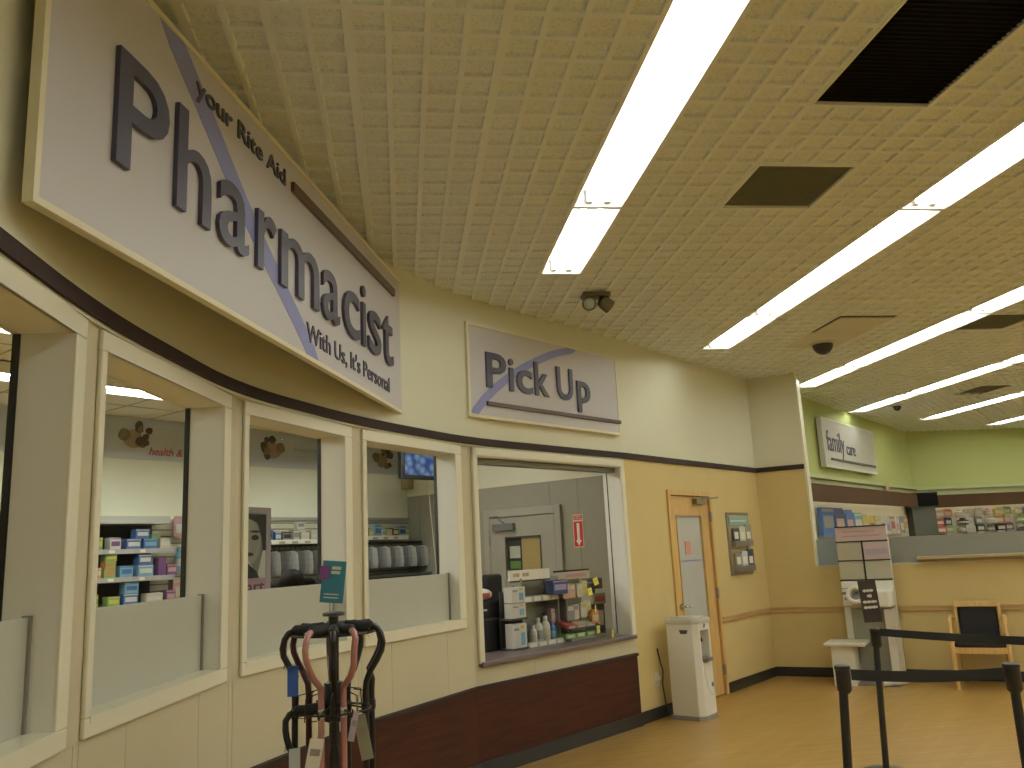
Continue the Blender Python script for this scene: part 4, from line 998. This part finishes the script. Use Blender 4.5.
# dark low cabinet below the bags
t = thing('low_cabinet', 'dark low cabinet under the hanging bags', 'cabinet', mI @ T(1.7, 0, 0))
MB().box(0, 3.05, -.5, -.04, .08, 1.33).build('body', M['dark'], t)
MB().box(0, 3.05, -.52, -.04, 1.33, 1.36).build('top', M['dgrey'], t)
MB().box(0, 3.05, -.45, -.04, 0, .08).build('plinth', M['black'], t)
for k in range(4):
    dd = MB().box(.02+k*.76, .75+k*.76, -.515, -.5, .12, 1.3).build('door', M['dgrey'], t); MB().tube([(.68+k*.76, -.53, .9), (.68+k*.76, -.53, 1.05)], .006, 6).build('handle', M['chrome'], dd)

# television
t = thing('television', 'small black television showing a blue picture, hung from the pharmacy ceiling', 'television', mI @ T(3.82, -1.2, 2.61) @ RZ(D(-4)))
MB().box(-.34, .34, -.03, .04, 0, .375).build('casing', M['black'], t, bevel=.008)
scr = bpy.data.materials.new('blue_tv_picture'); scr.use_nodes = True
N = scr.node_tree.nodes; Lk = scr.node_tree.links; b_ = N['Principled BSDF']
tcn = N.new('ShaderNodeTexCoord'); vn = N.new('ShaderNodeTexVoronoi'); vn.inputs['Scale'].default_value = 9; Lk.new(tcn.outputs['Object'], vn.inputs['Vector'])
cr = N.new('ShaderNodeValToRGB'); cr.color_ramp.elements[0].color = (.5, .75, 1, 1); cr.color_ramp.elements[1].color = (.02, .10, .45, 1); cr.color_ramp.elements[1].position = .7
Lk.new(vn.outputs['Distance'], cr.inputs[0]); Lk.new(cr.outputs[0], b_.inputs['Emission Color']); b_.inputs['Emission Strength'].default_value = .75; b_.inputs['Base Color'].default_value = (.01, .01, .02, 1); b_.inputs['Roughness'].default_value = .2
MB().box(-.275, .275, -.034, -.03, .055, .34).build('screen', scr, t)
MB().tube([(0, .06, .15), (0, .09, .3), (0, .09, PZ-2.61)], .018, 8).build('ceiling_bracket', M['black'], t)
o = MB().cbox(-.08, .08, -.07, .07, 0, .15, .02).box(-.03, .03, -.08, -.07, .04, .09).build('wall_speaker', mat('tan_plastic', (.30, .25, .13), .5), None, mw=mI @ T(4.68, -.12, 2.60)); tag(o, 'small tan box mounted below the television', 'speaker')
o = MB().tube([(mI @ Vector((4.17, -1.0, PZ))).to_tuple(), (mI @ Vector((4.21, -1.0, 2.5))).to_tuple(), (mI @ Vector((4.33, -1.0, 1.32))).to_tuple()], .005, 5).build('hanging_cable', M['offwhite'], None, True); tag(recenter(o), 'thin pale cable hanging past the television', 'cable')

# poster display behind window 3
m3, L3_ = facet(3)
t = thing('poster_display', 'lilac framed poster with a grey portrait standing behind third window', 'poster', m3 @ T(1.12, .9, 0)); W_ = .50
q = MB(); q.box(0, W_, 0, .03, .9, 1.95); q.build('frame', M['lilac'], t, bevel=.004)
for s_ in (.03, W_-.06):
    MB().box(s_, s_+.03, -.0, .03, 0.02, .9).build('leg', M['lilac'], t)
MB().box(-.02, W_+.02, -.15, .2, 0, .02).build('foot', M['dgrey'], t)
q = MB(); q.box(.02, W_-.06, -.003, 0, 1.48, 1.905, k=0)
q.add([(x, -.0045, z) for x, z in ((.18, 1.90), (.435, 1.90), (.435, 1.62), (.40, 1.60), (.385, 1.74), (.34, 1.84), (.24, 1.87))], [tuple(range(7))], k=1)
def ell(cx_, cz_, a_, b_, y_, k): q.add([(cx_+a_*math.cos(2*PI*i/20), y_, cz_+b_*math.sin(2*PI*i/20)) for i in range(20)], [tuple(range(20))], k=k)
ell(.25, 1.72, .125, .15, -.004, 2); ell(.31, 1.745, .042, .018, -.005, 1); ell(.31, 1.785, .06, .008, -.0052, 1); ell(.20, 1.745, .03, .016, -.005, 1); ell(.25, 1.635, .045, .012, -.005, 1)
q.add([(x, -.0055, z) for x, z in ((.10, 1.62), (.20, 1.63), (.34, 1.50), (.40, 1.66), (.43, 1.66), (.43, 1.48), (.10, 1.48))], [tuple(range(7))], k=3)
q.add([(x, -.006, z) for x, z in ((.20, 1.60), (.33, 1.52), (.36, 1.48), (.20, 1.48))], [tuple(range(4))], k=1)
q.build('portrait_print', [mat('mid_grey_print', (.22, .22, .22), .5, var=.2, scale=5), mat('near_black_print', (.025, .025, .027), .5), mat('light_grey_print', (.33, .33, .32), .5, var=.15, scale=8), mat('white_print', (.6, .6, .58), .5)], t)
MB().box(.02, W_-.06, -.003, 0, .95, 1.475).build('pink_print', mat('mauve_pink_print', (.45, .26, .33), .5), t)
text_part('lettering', 'start', .10, .42, 1.38, 1.45, -.003, .003, M['letter'], t)

# person behind window 3
pp_ = m3 @ Vector((2.03, 1.0, 0)); face = math.atan2(-pp_.y, -pp_.x)
tp = thing('person', 'dark-haired person in a white coat looking down behind the third window', 'person', T(pp_.x, pp_.y, 0) @ RZ(face+PI/2) @ Matrix.Scale(.978, 4))   # local -y faces the windows
def skin_mesh(name, verts, edges, rad, m_, par, root=0, lv=2):
    me = bpy.data.meshes.new(name); me.from_pydata(verts, edges, []); me.materials.append(m_)
    o = bpy.data.objects.new(name, me); COL.objects.link(o); o.parent = par
    sk = o.modifiers.new('skin', 'SKIN'); sk.use_smooth_shade = True
    for i, r_ in enumerate(rad):
        me.skin_vertices[0].data[i].radius = r_ if isinstance(r_, tuple) else (r_, r_)
        me.skin_vertices[0].data[i].use_root = (i == root)
    sb = o.modifiers.new('sub', 'SUBSURF'); sb.levels = lv; sb.render_levels = lv
    return o
HB = 1.53
bv = [(0, 0, .86), (0, .0, 1.05), (0, -.01, 1.22), (0, -.01, 1.29), (0, -.03, 1.35), (0, -.065, 1.40), (0, -.075, 1.455),
      (.15, 0, 1.24), (.20, -.02, 1.0), (.17, -.2, .93), (.13, -.27, .93), (-.15, 0, 1.24), (-.20, -.02, 1.0), (-.17, -.2, .93), (-.13, -.27, .93),
      (.09, 0, .80), (.10, 0, .45), (.10, .01, .08), (.10, -.12, .03), (-.09, 0, .80), (-.10, 0, .45), (-.10, .01, .08), (-.10, -.12, .03)]
be = [(0, 1), (1, 2), (2, 3), (3, 4), (4, 5), (5, 6), (2, 7), (7, 8), (8, 9), (9, 10), (2, 11), (11, 12), (12, 13), (13, 14), (0, 15), (15, 16), (16, 17), (17, 18), (0, 19), (19, 20), (20, 21), (21, 22)]
br = [(.14, .10), (.12, .09), (.14, .09), .055, .05, (.075, .085), (.075, .09), .05, .038, .03, .025, .05, .038, .03, .025, .075, .05, .035, .03, .075, .05, .035, .03]
for s_ in (1, -1):
    hb = len(bv)
    for k in range(5):
        a_ = (-.024+.012*k); base = 10 if s_ > 0 else 14; x0 = s_*.13
        if k == 4: p1, p2 = (x0-s_*.03, -.27, .94), (x0-s_*.045, -.31, .93)
        else: p1, p2 = (x0+s_*(a_), -.325, .925), (x0+s_*a_*1.1, -.365, .905)
        bv += [p1, p2]; be += [(base, len(bv)-2), (len(bv)-2, len(bv)-1)]; br += [.009, .008]
body = skin_mesh('body', bv, be, br, M['skin'], tp)
h_ = MB()   # hair cap with loose bun
h_.ball((0, -.055, 1.455), .098, .112, .088, 18, 10, z0=-.15, z1=1); h_.ball((0, -.01, 1.44), .10, .09, .12, 16, 10); h_.ball((.115, .01, 1.445), .06, .05, .045, 12, 8); h_.ball((-.085, -.0, 1.42), .035, .06, .07, 10, 8)
h_.build('hair', M['hair'], tp, True)
f_ = MB(); f_.ball((-.028, -.158, 1.415), .012, .006, .007, 10, 6, k=0).ball((.028, -.158, 1.415), .012, .006, .007, 10, 6, k=0); f_.build('eyes', [M['offwhite']], tp, True)
f_ = MB(); f_.tube([(0, -.155, 1.41), (0, -.172, 1.385), (0, -.165, 1.378)], [.006, .011, .008], 8); f_.build('nose', M['skin'], tp, True)
f_ = MB(); f_.ball((0, -.152, 1.355), .022, .006, .006, 10, 6); f_.build('mouth', mat('lips', (.35, .10, .08), .5), tp, True)
cv = [(0, 0, .62), (0, 0, .9), (0, 0, 1.05), (0, -.01, 1.21), (.15, 0, 1.235), (.205, -.02, 1.0), (.175, -.18, .935), (-.15, 0, 1.235), (-.205, -.02, 1.0), (-.175, -.18, .935)]
skin_mesh('coat', cv, [(0, 1), (1, 2), (2, 3), (3, 4), (4, 5), (5, 6), (3, 7), (7, 8), (8, 9)], [(.19, .14), (.17, .13), (.145, .115), (.145, .105), .066, .055, .045, .066, .055, .045], M['coat'], tp)
skin_mesh('trousers', [(0, 0, .8), (.09, 0, .74), (.10, 0, .45), (.10, .01, .10), (-.09, 0, .74), (-.10, 0, .45), (-.10, .01, .10)], [(0, 1), (1, 2), (2, 3), (0, 4), (4, 5), (5, 6)], [.12, .09, .068, .055, .09, .068, .055], M['trouser'], tp)

# grey wall: door_2 with closer and window, fire extinguisher arrow
oG = .93 - .0
def gu(u): return u   # placeholder
def gx(u):            # u measured from (1.0,12.0) along the grey wall
    P_ = Vector((1.0, 12.0))+Vector((math.cos(D(-45)), math.sin(D(-45))))*u; q_ = mW.inverted() @ Vector((P_.x, P_.y, 0)); return q_.x
e = bpy.data.objects.new('door_2', None); COL.objects.link(e); e.matrix_world = mW @ T(gx(.18), 0, 0); e['kind'] = 'structure'
dw = 1.11; dh = 2.05
q = MB(); q.box(-.10, 0, -.05, 0, 0, dh+.12).box(dw, dw+.1, -.05, 0, 0, dh+.12).box(0, dw, -.05, 0, dh+.012, dh+.12); q.build('door_frame', M['dooru'], e, bevel=.006)
wx0, wx1, wz0, wz1 = .29, .86, .95, 1.77
q = MB(); q.box(.005, wx0, -.045, -.002, .01, dh).box(wx1, dw-.005, -.045, -.002, .01, dh).box(wx0, wx1, -.045, -.002, .01, wz0).box(wx0, wx1, -.045, -.002, wz1, dh); lf = q.build('door_leaf', M['dooru'], e)
q = MB(); q.box(wx0-.02, wx0, -.052, -.045, wz0-.02, wz1+.02).box(wx1, wx1+.02, -.052, -.045, wz0-.02, wz1+.02).box(wx0, wx1, -.052, -.045, wz0-.02, wz0).box(wx0, wx1, -.052, -.045, wz1, wz1+.02); q.build('glazing_bead', M['dgrey'], lf)
MB().box(wx0, wx1, -.034, -.03, wz0, wz1).build('door_glass', GLASS, lf)
q = MB(); q.box(wx0, wx0+.24, -.012, -.006, wz0, wz1, k=0).box(wx0+.24, wx1, -.016, -.006, wz0, wz1, k=1).box(wx0+.03, wx0+.21, -.014, -.012, 1.50, 1.66, k=2).box(wx0+.03, wx0+.21, -.014, -.012, 1.36, 1.46, k=3).box(wx0+.03, wx0+.21, -.014, -.012, .96, 1.32, k=4)
for k in range(5): q.box(wx0+.03, wx0+.21, -.016, -.014, 1.0+.06*k, 1.02+.06*k, k=0)
q.build('view_through_glass', [M['dgrey'], mat('tan_partition', (.58, .42, .18), .6), M['offwhite'], C['green'], C['black']], lf)
q = MB(); q.box(.10, .46, -.11, -.045, dh-.17, dh-.08); q.tube([(.3, -.08, dh-.08), (.24, -.12, dh-.03), (.16, -.06, dh+.03), (.02, -.055, dh+.03)], .009, 6); q.build('door_closer', mat('closer_grey', (.20, .21, .22), .4, .4), lf)
q = MB(); q.lathe([(.03, 0), (.03, .015), (.012, .02), (.012, .05)], M_=T(dw-.08, -.045, 1.0) @ Matrix.Rotation(PI/2, 4, 'X')); q.tube([(dw-.08, -.095, 1.0), (dw-.2, -.1, 1.0)], .01, 8); q.build('door_handle', M['chrome'], lf, True)
for zc in (1.75, 1.0, .25): MB().box(-.012, .012, -.058, -.045, zc-.06, zc+.06).build('hinge', M['alu'], lf)
t = thing('extinguisher_sign', 'red and white fire extinguisher sign with downward arrow on grey wall', 'sign', mW @ T(gx(1.56), 0, 1.60))
MB().box(0, .15, -.004, 0, 0, .42).build('plate', M['offwhite'], t)
MB().box(.008, .142, -.0055, -.004, .01, .33).box(.008, .142, -.0055, -.004, .35, .41).build('red_field', M['red'], t)
MB().prism([(.075, .02), (.12, .09), (.095, .09), (.095, .31), (.055, .31), (.055, .09), (.03, .09)], -.007, -.0055).build('arrow', M['white'], t)
text_part('lettering', 'FIRE', .03, .12, .385, .403, -.0055, .001, M['white'], t); text_part('lettering', 'EXTINGUISHER', .014, .136, .36, .374, -.0055, .001, M['white'], t)

# ------------------------------------------------------------------ goods on the pick up counter (local frame of the wall facet)
CT = PU[2]+.013
def c5(u, y, z=CT): return fm5 @ T(u, y, z)
t = thing('counter_display', 'grey metal counter display with a header sign and bottle shelf', 'display', c5(.87, .30)); W_ = .50
q = MB(); q.box(0, W_, .14, .155, 0, .56)
for k in range(9): q.box(.02, W_-.02, .13, .14, .1+.045*k, .118+.045*k)
q.build('back_panel', mat('olive_grid', (.22, .21, .15), .5), t)
MB().box(0, .02, -.02, .155, 0, .56).build('side_panel', M['alu'], t); MB().box(W_-.02, W_, -.02, .155, 0, .56).build('side_panel', M['alu'], t)
for z, y0 in ((.02, -.06), (.39, -.02)):
    s_ = MB().box(.0, W_, y0, .14, z-.02, z).build('shelf', M['alu'], t)
    q = MB(); q.box(-.0, W_, y0-.008, y0, z-.03, z+.02, k=0)
    for j in range(5): q.box(.03+.12*j, .12+.12*j, y0-.010, y0-.008, z-.024, z+.012, k=1)
    q.build('price_strip', [mat('clear_grey', (.40, .40, .36), .3), M['offwhite']], s_)
q = MB(); q.box(-.13, .40, -.01, .005, .545, .63, k=0).box(-.13, .40, -.012, -.01, .532, .545, k=1); q.build('header', [M['sign'] if False else M['offwhite'], M['black']], t)
q = MB()
for x0, x1 in ((.0, .02), (.03, .06), (.065, .08), (.12, .15), (.155, .2)): q.box(x0-.08, x1-.08, -.012, -.01, .575, .605)
q.build('header_print', mat('tan_print', (.35, .28, .18), .6), t)
# side rack with three white boxes
t = thing('side_shelf_rack', 'small clear side rack beside the counter display', 'rack', c5(.67, .22))
q = MB(); q.box(0, .20, .0, .14, .0, .015).box(0, .20, .0, .14, .235, .25).box(.185, .20, .12, .14, 0, .5).box(0, .02, .12, .14, 0, .25).box(0, .20, .12, .13, .0, .46); q.build('frame', M['dgrey'], t)
for k, (z, lab) in enumerate(((.016, 'large white and blue medicine carton, lowest in the side rack'), (.251, 'white and blue medicine carton in the middle of the side rack'), (.371, 'white and blue medicine carton topping the side rack'))):
    q = MB(); h2 = (.19, .115, .125)[k]; q.box(0, .165, 0, .09, 0, h2, k=0).box(.09, .14, -.002, 0, .02, h2*.62, k=1).box(.01, .07, -.002, 0, h2*.72, h2*.82, k=2).box(.09, .13, -.002, 0, h2*.80, h2*.92, k=3)
    o = q.build('medicine_carton', [C['white'], C['sky'], C['grey'], C['yellow']], None, mw=c5(.68, .215, CT+z)); tag(recenter(o), lab, 'carton', 'cartons in the side rack')
def bottle(u, y, h2, r_, c1, c2, lab, cap='white'):
    q = MB(); q.lathe([(r_*.9, 0), (r_, .006), (r_, h2*.62), (r_*.75, h2*.74), (r_*.42, h2*.8)], (0, 0, 0), 14, k=0); q.lathe([(r_*1.02, h2*.15), (r_*1.02, h2*.5)], (0, 0, 0), 14, k=1)
    t_ = thing('bottle', lab, 'bottle', c5(u, y, CT+.021), 'bottles on the counter display')
    q.build('container', [C[c1], C[c2]], t_, True); MB().lathe([(r_*.5, h2*.8), (r_*.5, h2*.98), (r_*.44, h2)], n=12).build('cap', C[cap], t_, True)
bottle(0.885, .29, .115, .030, 'cream', 'white', 'short white jar with purple cap, first on the display', 'purple')
bottle(0.950, .36, .12, .026, 'purple', 'white', 'dark purple jar standing behind the short white jar', 'white')
bottle(1.005, .285, .15, .032, 'white', 'cream', 'slim white squeeze bottle on the counter display')
bottle(1.100, .31, .20, .042, 'white', 'grey', 'tall white bottle, first of the tall pair')
bottle(1.185, .30, .21, .042, 'white', 'cream', 'tall white bottle standing next to the blue one')
bottle(1.270, .29, .16, .030, 'blue', 'sky', 'blue bottle at the end of the bottle shelf', 'blue')
bottle(1.275, .375, .23, .032, 'navy', 'blue', 'dark blue bottle standing behind the small blue bottle', 'navy')
# second display with pegs
t = thing('peg_display', 'counter peg display with pale header and hanging bags of sweets', 'display', c5(1.42, .34)); W_ = .50
MB().box(0, W_, .12, .135, 0, .52).build('peg_panel', mat('olive_grid', (.22, .21, .15), .5), t)
MB().box(0, .015, -.1, .135, 0, .52).build('side_panel', M['alu'], t)
q = MB(); q.box(-.03, W_-.04, -.03, -.015, .52, .585, k=0).box(-.04, W_-.03, -.02, .0, .585, .60, k=1).box(.1, .40, -.032, -.03, .535, .565, k=2); q.build('header', [C['cream'], M['brown'], C['pink']], t)
s_ = MB().box(-.04, W_-.02, -.17, .12, .0, .02).build('tray', M['alu'], t)
for x0 in (.06, .16, .26, .36, .46):
    for z in (.47, .29): q = MB(); q.tube([(x0, .12, z), (x0, -.12, z), (x0, -.13, z+.012)], .003, 5); q.build('peg', M['chrome'], t)
q = MB(); q.box(-.02, .42, -.16, .06, 0, .015); sg = q.build('slanted_tray', M['dgrey'], t, mw=T(0, 0, .14) @ Matrix.Rotation(.35, 4, 'X'))
for k, (c1, nm) in enumerate((('red', 'red'), ('peach', 'peach'), ('green', 'pale green'))):
    q = MB(); q.box(0, .13, -.15, .05, .016, .045, k=0).box(.02, .11, -.152, -.15, .02, .038, k=1)
    o = q.build('flat_packet', [C['red'] if c1 == 'red' else C['peach'] if c1 == 'peach' else mat('pale_green_packet', (.32, .42, .26), .5), C['white']], None, mw=c5(1.36, .34) @ T(-.01+.14*k, 0, .14) @ Matrix.Rotation(.35, 4, 'X')); tag(recenter(o), '%s flat packet lying on the slanted tray of the peg display' % nm, 'packet', 'flat packets on the slanted tray')
for k in range(3):
    o = MB().box(0, .13, -.14, 0, .021, .06, k=0).box(.02, .11, -.142, -.14, .03, .05, k=1).build('gum_pack', [C['green'], C['white']], None, mw=c5(1.36, .34) @ T(-.02+.15*k, 0, 0)); tag(recenter(o), 'green box on the bottom tray of the peg display, %s from the bottles' % NUM[k], 'box', 'green boxes on the bottom tray')
gpk = 'bags hanging on the peg display'
pk = [(1.36, 0, 'peach', 'white', .40), (1.46, 0, 'peach', 'white', .40), (1.56, 0, 'cream', 'white', .40), (1.66, 0, 'yellow', 'white', .42), (1.40, 1, 'grey', 'white', .21), (1.50, 1, 'cream', 'grey', .21), (1.60, 1, 'white', 'yellow', .22), (1.70, 1, 'yellow', 'white', .23)]
for k, (u, rw, c1, c2, z) in enumerate(pk):
    q = MB(); w_ = .085; h2 = .12 if rw == 0 else .13
    q.prism([(0, .01), (.01, 0), (w_-.01, 0), (w_, .01), (w_, h2-.02), (w_-.005, h2), (.005, h2), (0, h2-.02)], -.014, .014, k=0); q.box(.012, w_-.012, -.016, -.014, h2-.045, h2-.01, k=1)
    o = q.build('sweet_bag', [C[c1], C[c2]], None, mw=c5(u, .235+.02*(k % 2), CT+z-.04) @ RZ(D(-15+6*(k % 4)))); tag(recenter(o), '%s bag with %s label, %s in the %s peg row' % (c1, c2, NUM[k % 4], ('upper', 'second')[rw]), 'bag', gpk)
pack('dark navy multipack box on top shelf between the two displays', c5(1.20, .27, CT+.405), .20, .12, C['navy'], C['lilac'], None, d=.07, shape=1, name='multipack_box', cat='box')
for k, (u, y, z) in enumerate(((1.80, .20, .44), (1.66, .17, .36), (1.72, .15, .03), (1.76, .02, -.005), (1.70, .14, .22))):
    o = MB().box(0, .05, -.002, 0, 0, .065, k=0).box(.01, .04, -.003, -.002, .03, .05, k=1).build('price_tag', [M['yel'], C['white']], None, mw=c5(u, y, CT+z+.006) @ RZ(D(12*k-20)) @ Matrix.Rotation(.15*(k-2), 4, 'Y')); tag(recenter(o), 'yellow price tag %s on the peg display' % ('sticking out highest', 'over the upper pegs', 'at the end of the bottom tray', 'lying by the counter edge', 'hanging by the middle pegs')[k], 'tag', 'yellow price tags')
pack('orange snack bag leaning at the end of the slanted tray', c5(1.70, .22, CT+.12), .11, .12, C['orange'], C['cream'], None, d=.04, name='snack_bag', cat='bag')
pack('peach and white packet on the tray behind the tall bottles', c5(1.30, .36, CT+.16), .09, .12, C['peach'], C['white'], None, d=.04, shape=1, name='packet')
# monitor and printer at the left, device at the right
t = thing('computer_monitor', 'black computer monitor seen from behind beside the counter display', 'monitor', c5(.97, .72) @ RZ(D(12)))
MB().cbox(-.16, .14, -.05, .02, .24, .60, .03).build('casing', M['black'], t, bevel=.01)
MB().box(-.04, .04, -.03, .01, .02, .3).build('stand', M['black'], t); MB().cbox(-.12, .12, -.1, .1, 0, .02, .02).build('foot', M['black'], t)
t = thing('printer', 'black printer on the counter behind the stacked medicine cartons', 'printer', c5(.66, .52))
MB().cbox(-.16, .14, -.12, .16, 0, .40, .02).build('body', M['black'], t, bevel=.01)
MB().box(-.14, .10, -.126, -.12, .24, .26).build('paper_slot', M['dgrey'], t)
MB().box(-.13, -.09, -.126, -.12, .32, .335).build('display', M['offwhite'], t)
o = MB().ball((0, 0, .045), .12, .09, .05, k=0).box(-.06, .02, -.095, -.08, .02, .06, k=1).build('tissue_bag', [M['offwhite'], C['red']], None, True, mw=c5(.60, .50, CT+.402)); tag(o, 'white bag with red print lying on the black printer', 'bag')
t = thing('card_terminal', 'grey and black payment terminal at the end of the counter', 'terminal', c5(2.18, .50) @ RZ(D(-10)))
MB().cbox(-.09, .09, -.06, .08, 0, .26, .02).build('body', M['dgrey'], t); MB().cbox(-.095, .095, -.08, .08, .26, .36, .015).build('upper_housing', M['grey'], t)
MB().box(-.06, .06, -.084, -.08, .28, .33).build('red_label', C['red'], t); MB().cbox(-.09, .09, -.05, .08, .40, .50, .015).box(-.02, .02, 0, .04, .36, .4).build('screen_hood', M['dgrey'], t)
MB().box(-.05, .05, -.064, -.06, .06, .2).build('keypad', M['offwhite'], t)

# ------------------------------------------------------------------ twin ceiling spotlight
t = thing('ceiling_spotlight', 'twin round ceiling spotlight with one glass lens above the pick up sign', 'spotlight', T(1.555, 6.36, CZ))
MB().box(-.09, .13, -.06, .06, -.035, 0).build('mount_plate', mat('olive_bronze', (.15, .13, .07), .4, .4), t, bevel=.004)
def head(x, dirv, m_, nm, lens):
    d = Vector(dirv).normalized(); rot = d.to_track_quat('Z', 'Y').to_matrix().to_4x4(); Mx = T(x, -.0, -.085) @ rot
    q = MB(); q.lathe([(.02, -.06), (.045, -.05), (.055, 0), (.058, .05), (.05, .052), (.046, .03)], M_=Mx, n=22); q.build(nm, m_, t, True)
    if lens: MB().lathe([(.047, .028), (.045, .04), (.03, .05), (.01, .054)], M_=Mx, n=20).build('lens', mat('pale_glass_lens', (.42, .44, .33), .1, var=.2), t, True)
head(-.035, (-.25, -.93, -.25), MATS['olive_bronze'], 'lamp_head', True)
head(.095, (.75, .2, -.5), MATS['olive_bronze'], 'lamp_head', False)
MB().tube([(-.03, 0, -.02), (-.035, 0, -.06)], .012, 8).tube([(.09, 0, -.02), (.095, 0, -.06)], .012, 8).build('swivel', MATS['olive_bronze'], t)

# ------------------------------------------------------------------ walls outside the frame close the store
struct(MB().box(-12, 16, -4.05, -3.95, 0, CZ+.2).build('wall_front', M['wall']))
struct(MB().box(14.2, 14.3, -4, 16, 0, CZ+.2).build('wall_far_right', M['wall']))

# ------------------------------------------------------------------ world, camera, colour
wd = bpy.data.worlds.new('world'); S.world = wd; wd.use_nodes = True
wd.node_tree.nodes['Background'].inputs[0].default_value = (.05, .05, .05, 1); wd.node_tree.nodes['Background'].inputs[1].default_value = .1
yaw, pitch, roll = .1351, .1987, -.0492
fw = Vector((math.sin(yaw)*math.cos(pitch), math.cos(yaw)*math.cos(pitch), math.sin(pitch)))
rt = Vector((math.cos(yaw), -math.sin(yaw), 0)); up = rt.cross(fw)
r2 = rt*math.cos(roll)+up*math.sin(roll); u2 = -rt*math.sin(roll)+up*math.cos(roll)
cam = bpy.data.cameras.new('camera'); co = bpy.data.objects.new('camera', cam); COL.objects.link(co)
Rm = Matrix((r2, u2, -fw)).transposed().to_4x4(); co.matrix_world = T(0, 0, 1.55) @ Rm
cam.sensor_width = 36; cam.lens = 846/1024*36; cam.clip_start = .05; cam.clip_end = 60
S.camera = co
vs_ = S.view_settings; S.display_settings.display_device = 'sRGB'; vs_.view_transform = 'Standard'; vs_.look = 'None'; vs_.gamma = 1; vs_.exposure = -1.1; vs_.use_curve_mapping = False
S.cycles.max_bounces = 8; S.cycles.diffuse_bounces = 5; S.cycles.transparent_max_bounces = 16; S.cycles.sample_clamp_indirect = 6; S.cycles.caustics_reflective = False; S.cycles.caustics_refractive = False
S.cycles.use_denoising = True
